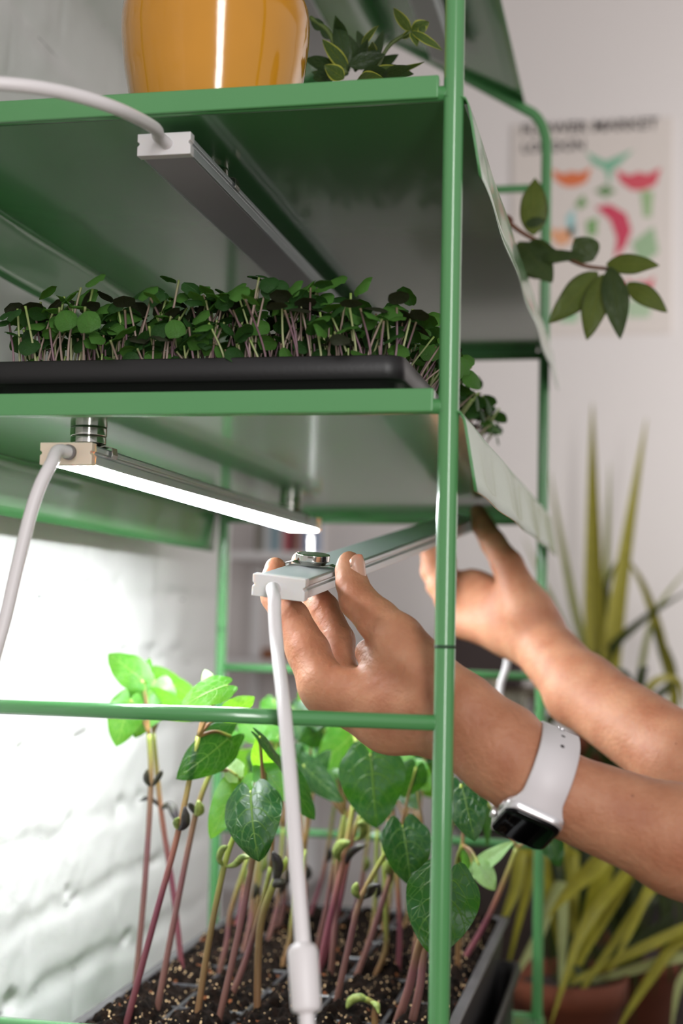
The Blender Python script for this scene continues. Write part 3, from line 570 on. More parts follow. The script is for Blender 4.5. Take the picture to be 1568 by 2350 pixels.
bean((310,2268),(346,1806),(342,1685),'p','bean seedling with a straight plum stem nearest the white wall', lean=.0,
     leaves=[(298,1606,266,1714,92,-.01,-.02,8,'l'), (325,1560,248,1500,84,.0,.01,-12,'l'), (330,1560,345,1510,34,.01,.02,30,'l')],
     cots=[([(346,1806),(336,1790),(338,1766)],'k',.0028),([(349,1806),(362,1786),(372,1768)],'k',.0026)])
bean((418,2232),(369,1857),(352,1682),'m','bean seedling leaning left behind the two crossing stems by the wall', mid=(398,2050), lean=-.01,
     leaves=[(356,1562,310,1692,128,-.02,-.05,-8,'l',dict(droop=.25,cup=-.2)), (335,1556,432,1580,74,.0,.02,-15,'l'), (400,1572,462,1612,52,.0,.0,-20,'l'), (345,1600,450,1650,70,-.03,-.03,-20,'l')],
     cots=[([(369,1855),(345,1832),(320,1838)],'k',.0026),([(371,1855),(392,1848),(408,1892)],'k',.0042)])
bean((290,2352),(410,1906),(455,1690),'m','bean seedling with a long magenta stem slanting right at the front left corner', mid=(355,2110),
     leaves=[(530,1690,404,1788,112,.02,-.01,15,'d'), (522,1572,408,1628,74,-.01,-.04,-15,'l',dict(droop=.25)), (486,1582,470,1536,40,.01,.02,-10,'p'), (520,1640,585,1600,60,.01,.02,-15,'l')],
     cots=[([(410,1906),(425,1890),(424,1852)],'k',.0036),([(408,1905),(404,1890),(410,1876)],'y',.0024)])
bean((360,2322),(449,1870),(484,1770),'p','bean seedling with a tan stem crossing the magenta one', mid=(400,2110),
     leaves=[(553,1790,482,1925,90,.01,-.015,-10,'l'), (545,1780,520,1742,60,.0,.012,20,'p')],
     cots=[([(449,1870),(458,1862),(455,1838)],'y',.0038),([(447,1868),(440,1852),(436,1842)],'k',.0026)])
bean((450,2352),(514,1990),(540,1912),'o','bean seedling with an olive stem under the glossy curled leaf', mid=(478,2170),
     leaves=[(576,1817,594,1977,150,-.03,-.05,-12,'d',dict(cup=-.22,droop=.22,fold=.16))],
     cots=[([(514,1990),(503,1972),(510,1950),(522,1942)],'y',.0026),([(518,1990),(540,1984),(556,1968),(572,1968)],'y',.0034)])
bean((500,2352),(580,1972),(605,1820),'p','bean seedling with a plum stem rising behind the glossy curled leaf', mid=(548,2140),
     leaves=[(610,1764,596,1684,66,.03,.0,10,'l'), (604,1762,662,1840,80,.02,.01,10,'l'), (595,1690,655,1780,40,-.02,.0,55,'d')])
bean((590,2336),(626,2035),(662,1968),'o','bean seedling with a thick bent tan stem left of the white cord', mid=(596,2140), r=.0030,
     leaves=[(668,1920,672,1870,30,0,0,20,'l')], cots=[([(632,2030),(638,1985),(626,1955)],'k',.0042),([(630,2034),(640,2026),(648,2026)],'k',.0048)])
bean((525,2302),(592,2112),(622,1990),'p','bean seedling leaning right behind the bent tan stem', leaves=[(640,1760,722,1882,84,-.03,-.02,20,'d',dict(cup=-.15))])
bean((504,2232),(530,2090),(572,1960),'p','bean seedling with a mauve stem second row behind the olive stem', leaves=[(590,1690,545,1640,60,.02,.03,0,'l'),(640,1690,600,1660,50,.0,.0,-30,'l')])
bean((724,2260),(790,1970),(812,1845),'m','bean seedling with a bright magenta stem right of the white cord', mid=(755,2120), r=.0030,
     leaves=[(851,1731,864,1901,166,-.03,-.03,4,'d',dict(cup=-.08,fold=.05,droop=.05))],
     cots=[([(782,1976),(772,1958),(784,1938),(804,1932)],'y',.0042),([(794,1982),(806,1958),(820,1946),(838,1940)],'k',.0040)])
bean((736,2226),(806,1935),(828,1870),'m','bean seedling with a red brown stem close behind the bright magenta one', mid=(772,2100), r=.0030,
     leaves=[(814,1684,726,1760,110,.03,.0,10,'l'), (818,1686,858,1742,90,.03,.03,-10,'l')], cots=[([(812,1930),(832,1918),(834,1892),(820,1890)],'y',.0042)])
bean((770,2310),(829,2062),(894,1940),'p','bean seedling forking to a yellow green shoot at the middle of the tray', mid=(800,2175),
     leaves=[(925,1896,944,2035,126,-.01,-.02,10,'d',dict(fold=.35,cup=-.06))], cots=[([(826,2062),(815,2048),(820,2026)],'y',.0032),([(836,2062),(850,2050),(854,2034),(872,2030)],'k',.0034)])
bean((812,2258),(898,2002),(915,1930),'p','bean seedling slanting right behind the forked one', leaves=[(955,1760,925,1830,80,.0,.0,20,'d')], cots=[([(898,2005),(890,1995),(894,1972)],'y',.0034)])
bean((910,2352),(962,2172),(1010,2040),'p','bean seedling at the front with a big round leaf behind the green post', r=.0034, lean=-.03,
     leaves=[(1024,2010,994,2196,186,-.03,-.035,-4,'d',dict(cup=-.06,fold=.04,droop=.06))])
bean((945,2352),(975,2172),(1000,2050),'p','bean seedling with a pink stem just left of the green post', r=.0032, leaves=[(1060,1800,1090,1930,110,.02,.0,0,'d')])
bean((937,2264),(958,2140),(985,2000),'p','bean seedling behind the pair of pink stems', leaves=[(948,1760,990,1815,70,.01,.0,-20,'l')])
bean((1063,2207),(1143,2056),(1187,1945),'m','bean seedling with a purple stem right of the green post', leaves=[(1115,1838,1118,1945,40,-.01,-.01,50,'d'),(1260,1915,1285,1990,60,.0,.0,10,'d')])
bean((1050,2240),(1050,1990),(1062,1940),'o','bean seedling with crinkled pale young leaves right of the green post', lean=-.05,
     leaves=[(1092,1998,1180,1932,46,-.01,-.02,20,'p',dict(fold=.4)), (1100,1985,1136,2044,54,-.02,-.02,0,'p'), (1085,1990,1060,1950,40,.0,.0,20,'l'), (1062,1895,1082,1855,24,.0,.0,0,'l')],
     cots=[([(1068,1905),(1080,1898),(1096,1898)],'k',.0040)])
bean((757,2252),(774,1990),(790,1870),'p','bean seedling with a dark thin stem behind the bright magenta one', leaves=[(696,1755,790,1840,80,.0,-.02,-30,'d'),(703,1800,760,1720,60,.02,.02,20,'d')])
bean((864,2236),(886,2120),(880,1930),'o','bean seedling with a curved yellowish foot in the middle row', mid=(885,2180), leaves=[(920,1790,960,1860,70,.02,.0,10,'d')])
bean((914,2234),(914,2050),(905,1930),'m','upright bean seedling with a dark plum stem in the middle row', leaves=[(900,1700,950,1760,80,.02,.0,-10,'l')])
bk = [((638,2136),(655,2030),(668,1900)),((650,2212),(673,2098),(700,1950)),((707,2112),(748,1978),(768,1850)),((722,2198),(766,1985),(792,1860)),((844,2180),(862,2060),(866,1905)),((806,2118),(835,2000),(850,1880)),
      ((560,2180),(580,2060),(610,1880)),((575,2140),(600,2000),(640,1850)),((690,2150),(700,2020),(690,1870)),((760,2140),(770,2020),(800,1880)),((925,2140),(940,2060),(960,1900)),((538,2150),(560,2030),(570,1880)),((615,2160),(640,2050),(650,1900)),((880,2130),(900,2020),(930,1880)),((980,2150),(1000,2030),(1040,1880))]
rb = np.random.default_rng(77)
for i, (a, f, t) in enumerate(bk):
    lv = []
    for k in range(4 if i % 3 else 3):
        cx = min(t[0]+rb.uniform(-80, 80), 985); cy = rb.uniform(1585, 1775); an = rb.uniform(.2, 2.9)
        lv.append((cx, cy, cx+math.cos(an)*rb.uniform(45, 85), cy+math.sin(an)*rb.uniform(50, 90), rb.uniform(65, 105), rb.uniform(-.01, .02), rb.uniform(-.02, .03), rb.uniform(-40, 40), 'l' if rb.random() < .45 else 'd'))
    bean(a, f, t, 'pom'[i % 3], 'thin stemmed bean seedling in the far rows of the cell tray', leaves=lv, lean=rb.uniform(-.01, .02), cots=[([f, (f[0]+8, f[1]-12), (f[0]+6, f[1]-34)], 'y' if i % 2 else 'k', .0034)], r=.0025)
# a seed just breaking the surface
p0 = PH(862, 2352, SZ); y = float(p0[1]); T = thing('bean_sprout', p0-np.array([0,0,.006]), 'short bent bean sprout just breaking the soil at the front', 'bean sprout')
P = [p0-np.array([0,0,.006]), PY(860, 2330, y), PY(862, 2308, y), PY(846, 2296, y), PY(838, 2293, y)]
MB().tube(spline(P, 6), [.0028, .0026, .0024], 10).build('stem', SM['o'], T)
MB().tube(spline([PY(842, 2294, y), PY(824, 2289, y), PY(806, 2296, y), PY(796, 2314, y-.004)], 6), [.0022, .0042, .0044, .004, .0012], 12, flat=.8).build('seed_leaf', CT['y'], T)
MB().tube(spline([PY(852, 2298, y), PY(864, 2306, y-.006), PY(870, 2326, y-.01)], 5), [.0016, .0034, .001], 10, flat=.6).build('seed_leaf', CT['y'], T)

# ------------------------------------------------------------------ the room behind
def on_back(px, py): return PY(px, py, YB)
PAPER = M('poster_paper', (214, 204, 198), rough=.6)
c = [on_back(1172, 302), on_back(1540, 258), on_back(1546, 752), on_back(1178, 786)]
x0, x1 = (c[0][0]+c[3][0])/2, (c[1][0]+c[2][0])/2; z1, z0 = (c[0][2]+c[1][2])/2, (c[2][2]+c[3][2])/2
poster = thing('poster', ((x0+x1)/2, YB-.004, z0), 'flower market poster with red and orange blooms on the back wall', 'poster')
MB().box(((x0+x1)/2, YB-.002, (z0+z1)/2), ((x1-x0)/2, .002, (z1-z0)/2)).build('paper', PAPER, poster, smooth=False)
INK = M('print_black', (52, 44, 48), rough=.6)
def text(body, px, py, hpx, wpx=None):
    p = on_back(px, py); cu = bpy.data.curves.new('heading', 'FONT'); cu.body = body; cu.size = hpx*1.4*depth(p)/F; cu.extrude = .0004; cu.offset = .0006
    o = bpy.data.objects.new('heading', cu); COL.objects.link(o); o.parent = poster
    o.location = np.array([p[0], YB-.0046, p[2]]) - ORG[poster.name]; o.rotation_euler = (math.pi/2, 0, 0); cu.materials.append(INK)
    if wpx:
        bpy.context.view_layer.update(); k = wpx*depth(p)/F/max(o.dimensions[0], 1e-4)
    me = bpy.data.meshes.new_from_object(o.evaluated_get(bpy.context.evaluated_depsgraph_get())); lo, ro = o.location.copy(), o.rotation_euler.copy(); bpy.data.objects.remove(o)
    o = bpy.data.objects.new('heading', me); COL.objects.link(o); o.parent = poster; o.location = lo; o.rotation_euler = ro; o.scale = (k, 1, 1)
text('FLOWER MARKET', 1196, 312, 26, 306); text('LONDON', 1198, 352, 24, 140)
def pshape(name, pts, rgb):
    V = [on_back(x, y) for x, y in pts]; V = [(v[0], YB-.0046, v[2]) for v in V] + [(v[0], YB-.0041, v[2]) for v in V]; n = len(pts)
    mk(name, V, [tuple(range(n)), tuple(range(2*n-1, n-1, -1))] + [(i, n+i, n+(i+1) % n, (i+1) % n) for i in range(n)], M('print_'+name+'_%d' % int(pts[0][0]), rgb, rough=.6), poster, smooth=False)
def cup_shape(cx, cy, w_, h_, tilt=0): return [(cx-w_/2, cy-h_*.4), (cx-w_*.2, cy-h_*.15), (cx, cy-h_*.3), (cx+w_*.2, cy-h_*.2), (cx+w_/2, cy-h_*.5), (cx+w_*.38, cy+h_*.25), (cx+w_*.1, cy+h_*.5), (cx-w_*.15, cy+h_*.5), (cx-w_*.4, cy+h_*.15)]
pshape('printed_bloom', cup_shape(1312, 408, 92, 44), (214, 112, 66)); pshape('printed_bloom', cup_shape(1466, 412, 104, 52), (204, 78, 92))
pshape('printed_bloom', [(1345, 350), (1390, 372), (1455, 345), (1425, 376), (1405, 392), (1398, 430), (1390, 392), (1360, 376)], (120, 176, 146))
pshape('printed_bloom', [(1366, 476), (1400, 470), (1438, 492), (1450, 530), (1436, 566), (1410, 596), (1416, 548), (1402, 508)], (198, 62, 88))
pshape('printed_bloom', cup_shape(1470, 660, 66, 50), (206, 86, 100)); pshape('printed_bloom', cup_shape(1290, 540, 60, 50), (222, 160, 120))
for pts, cl_ in [([(1365,440),(1390,425),(1415,440),(1390,455)], (110,140,96)), ([(1320,470),(1340,448),(1348,470),(1330,482)], (110,150,90)), ([(1470,440),(1500,440),(1495,500),(1478,500)], (150,176,130)), ([(1300,500),(1318,480),(1322,540),(1306,545)], (150,196,196)),
                 ([(1450,560),(1500,520),(1512,580),(1470,610)], (150,176,140)), ([(1345,510),(1372,500),(1370,540),(1350,545)], (120,160,100)), ([(1280,690),(1330,680),(1325,740),(1285,740)], (150,190,150)), ([(1440,690),(1500,690),(1490,730),(1440,730)], (170,190,160)), ([(1200,430),(1260,430),(1262,500),(1215,520)], (170,190,150))]:
    pshape('printed_leaf', pts, cl_)
# white bookcase with a few books, seen between the shelf and the wall
WW = M('white_laminate', (232, 229, 229), rough=.5)
yb = 1.86
def bxp(name, px0, py0, px1, py1, y, dep, mat, parent=None, bevel=.002):
    a = PY(px0, py1, y); b_ = PY(px1, py0, y); return MB().box(((a[0]+b_[0])/2, y+dep/2, (a[2]+b_[2])/2), (abs(b_[0]-a[0])/2, dep/2, abs(b_[2]-a[2])/2)).build(name, mat, parent, bevel=bevel)
ax0, ax1 = float(PY(500, 1300, yb)[0]), float(PY(716, 1300, yb)[0])
bc = thing('wall_bookshelf', ((ax0+ax1)/2, yb+.09, FLOOR+.2), 'white wall shelves on two rails holding a few books on the back wall', 'shelf')
ztop = float(PY(620, 1120, yb)[2])
for x in (ax0+.03, ax1-.03): MB().box((x, YB-.006, (FLOOR+ztop)/2+.1), (.009, .0055, (ztop-FLOOR)/2-.1)).build('wall_rail', WW, bc, bevel=.001)
for py in (1125, 1275, 1525, 1780, 2040):
    z = float(PY(620, py, yb)[2]); MB().box(((ax0+ax1)/2, yb+.088, z), ((ax1-ax0)/2, .086, .008)).build('shelf_board', WW, bc, bevel=.001)
def book(px0, px1, py0, zrow_py, rgb, label, spine=None):
    z = float(PY(620, zrow_py, yb)[2])+.0085; a = PY(px0, py0, yb+.01); b_ = PY(px1, py0, yb+.01); h = max(float(a[2])-z, .05)
    o = MB().box(((a[0]+b_[0])/2, yb+.075, z+h/2), ((b_[0]-a[0])/2-.0004, .065, h/2)).build('book', M('book_cover', rgb, rough=.6), None, bevel=.0015); tag(o, label, 'book', 'books on the white wall shelves')
for i, (q0, q1, t, rgb, nm) in enumerate([(586,602,1180,(128,122,110),'olive grey'),(604,622,1190,(196,198,200),'pale grey'),(622,640,1196,(132,160,172),'blue grey'),(641,650,1200,(206,204,204),'thin white'),(650,666,1205,(176,92,100),'faded red'),(680,692,1165,(196,150,140),'pale pink'),(693,706,1190,(130,146,172),'slate blue')]):
    book(q0, q1, t, 1275, rgb, nm+' book standing on the white wall shelf behind the lit bar end')
z = float(PY(620, 1525, yb)[2])+.0085; a = PY(598, 1488, yb+.01); b_ = PY(640, 1488, yb+.01)
o = MB().box(((a[0]+b_[0])/2, yb+.075, z+(a[2]-z)/2), ((b_[0]-a[0])/2, .06, (a[2]-z)/2)).build('storage_box', M('brown_card', (140, 92, 66), rough=.8), None, bevel=.002); tag(o, 'brown cardboard box on the white wall shelf behind the near hand', 'box')
# dark wooden sideboard with clutter, right of the near post
DW = M('dark_wood', (40, 28, 24), rough=.5, var=.3, vscale=12)
sx0, sx1 = float(PY(1060, 1500, 1.62)[0]), .78
sbz = float(PY(1150, 1905, 1.62)[2])
sbd = thing('sideboard', ((sx0+sx1)/2, 1.62+.2, FLOOR), 'dark wooden sideboard behind the strap-leaved plants', 'sideboard')
MB().box(((sx0+sx1)/2, 1.62+.2, (FLOOR+.06+sbz)/2), ((sx1-sx0)/2, .195, (sbz-FLOOR-.06)/2)).build('carcass', DW, sbd, bevel=.003)
MB().box(((sx0+sx1)/2, 1.62+.2, sbz+.009), ((sx1-sx0)/2+.012, .21, .009)).build('top', DW, sbd, bevel=.003)
for i in range(3):
    cx = sx0+(i+.5)*(sx1-sx0)/3; d = MB().box((cx, 1.62+.0, (FLOOR+.09+sbz)/2), ((sx1-sx0)/6-.008, .009, (sbz-FLOOR-.11)/2)).build('door', M('dark_wood_door', (44, 31, 26), rough=.45, var=.3, vscale=14) if i == 0 else bpy.data.materials['dark_wood_door'], sbd, bevel=.002)
    MB().tube([(cx+.06, 1.6, sbz-.12), (cx+.06, 1.575, sbz-.12)], .009, 14).build('knob', CHROME, d)
for x in (sx0+.03, sx1-.03):
    for yy in (1.66, 1.98): MB().box((x, yy, FLOOR+.032), (.018, .018, .03)).build('leg', DW, sbd)
def on_side(px, y): p = PY(px, 1700, y); return float(p[0])
def crate(px0, px1, top, y, rgb, label, name='storage_basket', cat='basket', rough=.8):
    a, b_ = PY(px0, top, y), PY(px1, top, y); z = sbz+.0185; h = float(a[2])-z; V, w2, dp = None, (b_[0]-a[0])/2, .07; cx, cy = (a[0]+b_[0])/2, y+dp
    B = MB(); t = .006
    B.box((cx, cy, z+.004), (w2-.004, dp-.004, .004)); B.box((cx-w2+t/2, cy, z+h/2), (t/2, dp, h/2)); B.box((cx+w2-t/2, cy, z+h/2), (t/2, dp, h/2)); B.box((cx, cy-dp+t/2, z+h/2), (w2, t/2, h/2)); B.box((cx, cy+dp-t/2, z+h/2), (w2, t/2, h/2))
    o = B.build(name, M('woven_'+name, rgb, rough=rough, var=.3, vscale=70, bump=.5, bscale=120), None, bevel=.002); return tag(o, label, cat)
crate(1062, 1130, 1560, 1.66, (150, 140, 120), 'pale woven basket on the sideboard beside the near post')
crate(1140, 1196, 1600, 1.66, (128, 124, 110), 'small grey basket on the sideboard behind the white cord')
a = PY(1060, 1440, 1.95); 
o = MB().box((float(PY(1110,1500,1.9)[0]), 1.9, float(PY(1110,1505,1.9)[2])), (.075, .05, .06)).build('radio', M('dark_leather', (52, 36, 34), rough=.6), None, bevel=.008); tag(o, 'dark brown box standing on the wall shelf behind the far hand', 'box')
zz = float(PY(1110,1505,1.9)[2])-.06
o = MB().box((float(PY(1120,1500,1.9)[0]), 1.9+.05, zz-.0095), (.16, .10, .009)).build('wall_shelf', M('olive_shelf', (92, 80, 60), rough=.6), None, bevel=.002); tag(o, 'short brown wall shelf behind the far hand', 'shelf')

# strap leaved plants in terracotta pots
STR = leaf_mat('strap_leaf', (140, 132, 40), (158, 152, 66), (160, 160, 40), rough=.45, trans=.14, nveins=1, spec=.3, veinw=.01)
STD = leaf_mat('strap_leaf_dark', (42, 50, 24), (86, 98, 46), (100, 120, 40), rough=.45, trans=.2, nveins=1, spec=.3, veinw=.01)
STP = leaf_mat('strap_leaf_pale', (160, 164, 112), (186, 190, 150), (180, 186, 110), rough=.5, trans=.25, nveins=1, spec=.3, veinw=.01)
SMT = {'y': STR, 'd': STD, 'p': STP}
def strap_geo(P, wd, roll=0.0):
    P = spline(P, 7); m = len(P); V = []; U = []
    for i, p in enumerate(P):
        u = i/(m-1); t = nrm(np.array(P[min(i+1, m-1)])-np.array(P[max(i-1, 0)])); v = nrm(CAM-p); s = nrm(np.cross(t, v)); n = np.cross(s, t)
        s, n = s*math.cos(roll)+n*math.sin(roll), n*math.cos(roll)-s*math.sin(roll); ww = wd*min(1, .45+u*4)*min(1, ((1-u)*2.2+.02))**.8/2
        for k in (-1, -.5, 0, .5, 1): V.append(p+s*k*ww+n*abs(k)*ww*.35); U.append((u, k*.5+.5))
    return V, [tuple(f) for f in grid_faces(m, 5)], U
def potted(name, base, r, h, label, straps, y, foot=None, stand=None):
    T = thing(name, base, label, 'plant'); c = base
    V, Fc = lathe_geo([(r*.70, 0), (r*.93, h*.78), (r, h*.79), (r*1.03, h), (r*.95, h), (r*.9, h*.86), (.004, h*.85)], c, 40); mk('pot', V, Fc, TERRA, T)
    V, Fc = lathe_geo([(.002, h*.90), (r*.5, h*.90), (r*.88, h*.87), (r*.88, h*.84), (.002, h*.84)], c, 30); mk('soil', V, Fc, SOIL2, T)
    for pts, wv, tone, ro in straps:
        P = [PY(a, b_, y+d_) for a, b_, d_ in pts]; root = np.array([c[0]+rb.uniform(-.3,.3)*r, c[1]+rb.uniform(-.3,.3)*r, c[2]+h*.88])
        P = [root] + P; V, Fc, U = strap_geo(P, wv*depth(P[1])/F, ro); mk('leaf', V, Fc, SMT[tone], T, uv=U)
    return T
ya = 1.80; hA = .13
pa_ = np.array([float(PY(1385, 1700, ya)[0]), ya, sbz+.0185])
potted('dracaena_plant', pa_, .085, hA, 'tall spiky plant with two upright yellow green blades before the wall', [
    ([(1390,1640,0),(1368,1450,0),(1362,1180,0),(1360,925,.02)], 48, 'y', .2), ([(1400,1640,0),(1405,1480,0),(1440,1230,0),(1484,960,.0)], 44, 'y', -.2), ([(1395,1640,.03),(1392,1400,.03),(1400,1060,.05)], 30, 'p', .5),
    ([(1400,1640,0),(1395,1510,0),(1480,1420,-.03),(1590,1350,-.06)], 24, 'd', .2), ([(1540,1640,0),(1520,1480,0),(1480,1350,0),(1432,1270,0)], 26, 'y', .3), ([(1440,1640,0),(1545,1560,0),(1500,1440,0),(1545,1600,-.05)], 20, 'd', .3),
    ([(1390,1640,.05),(1330,1430,.06),(1290,1240,.08),(1262,1080,.1)], 26, 'p', .6), ([(1380,1640,0),(1320,1500,0),(1260,1360,0),(1200,1230,0)], 20, 'p', .4), ([(1450,1640,.02),(1500,1420,.02),(1590,1290,.04)], 18, 'p', .5),
    ([(1385,1640,0),(1378,1500,0),(1390,1360,.03),(1420,1280,.03)], 30, 'd', .3), ([(1385,1640,0),(1360,1560,0),(1352,1400,.02),(1350,1300,.02)], 26, 'd', .6)], ya)
straps = []
for i in range(26):
    x = rb.uniform(1290, 1580); yv = rb.uniform(1530, 1760); dx = rb.uniform(-150, 150)
    straps.append(([(1440+rb.uniform(-30, 30), 1860, .0), (x*.5+720+rb.uniform(-20,20), yv+40, rb.uniform(-.08, .08)), (x+dx*.4, yv, rb.uniform(-.1, .1)), (x+dx, yv+rb.uniform(30, 190), rb.uniform(-.12, .1))], rb.uniform(16, 26), rb.choice(['d', 'd', 'd', 'y']), rb.uniform(-.6, .6)))
yb2 = 1.28; rootB = PY(1440, 1880, yb2); hB = .12
def low(pts, wv, t, ro=.2): straps.append((pts, wv, t, ro))
pb_ = np.array([rootB[0], yb2, float(PY(1440, 2170, yb2)[2])-hB])
for i in range(34):
    x = rb.uniform(1240, 1590); y0_ = rb.uniform(1900, 2020); dx = rb.uniform(-90, 110)
    low([(1440+rb.uniform(-30, 30), 1840, -.02), ((1440+x)/2, 1850, -.06), (x, y0_, -.10), (x+dx*.4, y0_+150, -.12), (x+dx, y0_+rb.uniform(220, 380), -.12)], rb.uniform(18, 28), rb.choice(['d', 'd', 'd', 'd']), rb.uniform(-.6, .6))
potted('spider_plant', pb_, .085, hB, 'bushy spider plant with dark arching leaves behind the arms', straps, yb2)
yc = .98; rootC = PY(1330, 1960, yc); hC = .14; zc_ = float(PY(1320, 2235, yc)[2])
straps = []
for pts, wv, t in [([(1400,1950,-.02),(1370,1985,-.04),(1310,2040,-.06),(1256,2105,-.08)],44,'y'), ([(1455,1990,0),(1400,2050,-.04),(1340,2130,-.06),(1300,2240,-.08),(1262,2360,-.1)],26,'y'), ([(1530,1990,0),(1490,2040,-.04),(1445,2140,-.05),(1395,2240,-.06)],24,'y'),
                   ([(1580,2130,0),(1530,2190,0),(1455,2300,-.03),(1415,2370,-.05)],26,'y'), ([(1600,2190,0),(1560,2260,0),(1540,2370,0)],24,'p'), ([(1215,1950,0),(1180,2050,-.02),(1135,2160,-.03)],28,'y'), ([(1240,1950,.03),(1205,2060,.02),(1160,2240,.02)],24,'y'),
                   ([(1290,2030,0),(1235,2150,0),(1200,2210,0),(1166,2270,0)],24,'p'), ([(1280,1950,.05),(1268,2100,.05),(1262,2250,.05)],26,'d'), ([(1320,1960,.05),(1310,2060,.05),(1325,2150,.05)],22,'y'), ([(1350,2000,.05),(1330,2120,.05),(1335,2200,.05)],22,'d'), ([(1290,1940,.05),(1310,1990,.05),(1318,2080,.04)],20,'y'),
                   ([(1540,2110,.05),(1470,2160,.05),(1420,2240,.05),(1405,2320,.05)],22,'d'), ([(1400,1980,.05),(1395,2060,.05),(1380,2160,.05)],20,'d'), ([(1500,2060,.1),(1530,2160,.1),(1540,2260,.1)],22,'d'), ([(1250,1940,.08),(1240,2060,.08),(1225,2200,.08)],24,'d')]:
    straps.append((pts, wv, t, rb.uniform(-.3, .3)))
potted('spider_plant', np.array([float(PY(1300,2200,yc)[0]), yc, zc_-hC]), .074, hC, 'spider plant with long yellow arching leaves in a terracotta pot at lower right', straps, yc)
# the dark wooden bench that carries the three pots
bz = [pa_[2], pb_[2], zc_-hC]; xs_ = [(pa_[0], ya, bz[0]), (pb_[0], yb2, bz[1]), (float(PY(1300,2200,yc)[0]), yc, bz[2])]
print('POTS', [[round(float(v), 3) for v in q] for q in xs_])
for i, (x, y_, z) in list(enumerate(xs_))[1:]:
    T = thing('plant_stand', (x, y_, FLOOR), ['tall wooden stand under the spiky upright plant', 'tall wooden stand under the dark spider plant', 'wooden stand under the yellow spider plant'][i], 'stand')
    MB().box((x, y_, z-.0105), (.105, .105, .010)).build('top', DW, T, bevel=.003)
    for sx in (-1, 1):
        for sy_ in (-1, 1): MB().box((x+sx*.088, y_+sy_*.088, (FLOOR+z-.02)/2), (.012, .012, (z-.02-FLOOR)/2-.0005)).build('leg', DW, T)
# ------------------------------------------------------------------ person: two forearms and hands
def surface_nets(Fd, xs, ys, zs):
    I = Fd < 0; nx, ny, nz = Fd.shape
    C = [(a, b, c) for a in (0,1) for b in (0,1) for c in (0,1)]
    cnt = np.zeros((nx-1, ny-1, nz-1), np.int8)
    for a, b, c in C: cnt += I[a:nx-1+a, b:ny-1+b, c:nz-1+c]
    act = (cnt > 0) & (cnt < 8); ijk = np.argwhere(act); n = len(ijk); idx = -np.ones(act.shape, np.int64); idx[act] = np.arange(n)
    vals = {c: Fd[ijk[:,0]+c[0], ijk[:,1]+c[1], ijk[:,2]+c[2]] for c in C}
    acc = np.zeros((n, 3)); k = np.zeros(n)
    for c in C:
        for ax in range(3):
            if c[ax] == 0:
                d = list(c); d[ax] = 1; d = tuple(d); f0, f1 = vals[c], vals[d]; cr = (f0 < 0) != (f1 < 0)
                t = np.where(cr, f0/np.where(cr, f0-f1, 1), 0); p = np.array(c, float)[None, :].repeat(n, 0); p[:, ax] += t; acc[cr] += p[cr]; k += cr
    p = acc/k[:, None]; g = ijk+p
    V = np.stack([np.interp(g[:, i], np.arange(len(a)), a) for i, a in enumerate((xs, ys, zs))], 1); Q = []
    for ax in range(3):
        a1, a2 = [(1, 2), (2, 0), (0, 1)][ax]
        s0 = [slice(None)]*3; s1 = [slice(None)]*3; s0[ax] = slice(0, -1); s1[ax] = slice(1, None)
        A, B = I[tuple(s0)], I[tuple(s1)]; e = np.argwhere(A != B); ok = (e[:, a1] > 0) & (e[:, a2] > 0) & (e[:, a1] < Fd.shape[a1]-1) & (e[:, a2] < Fd.shape[a2]-1); e = e[ok]
        sg = A[tuple(e.T)]
        def at(d1, d2):
            q = e.copy(); q[:, a1] -= d1; q[:, a2] -= d2; return idx[tuple(q.T)]
        q = np.stack([at(1, 1), at(0, 1), at(0, 0), at(1, 0)], 1); q[~sg] = q[~sg][:, ::-1]; Q.append(q)
    return V, np.vstack(Q)
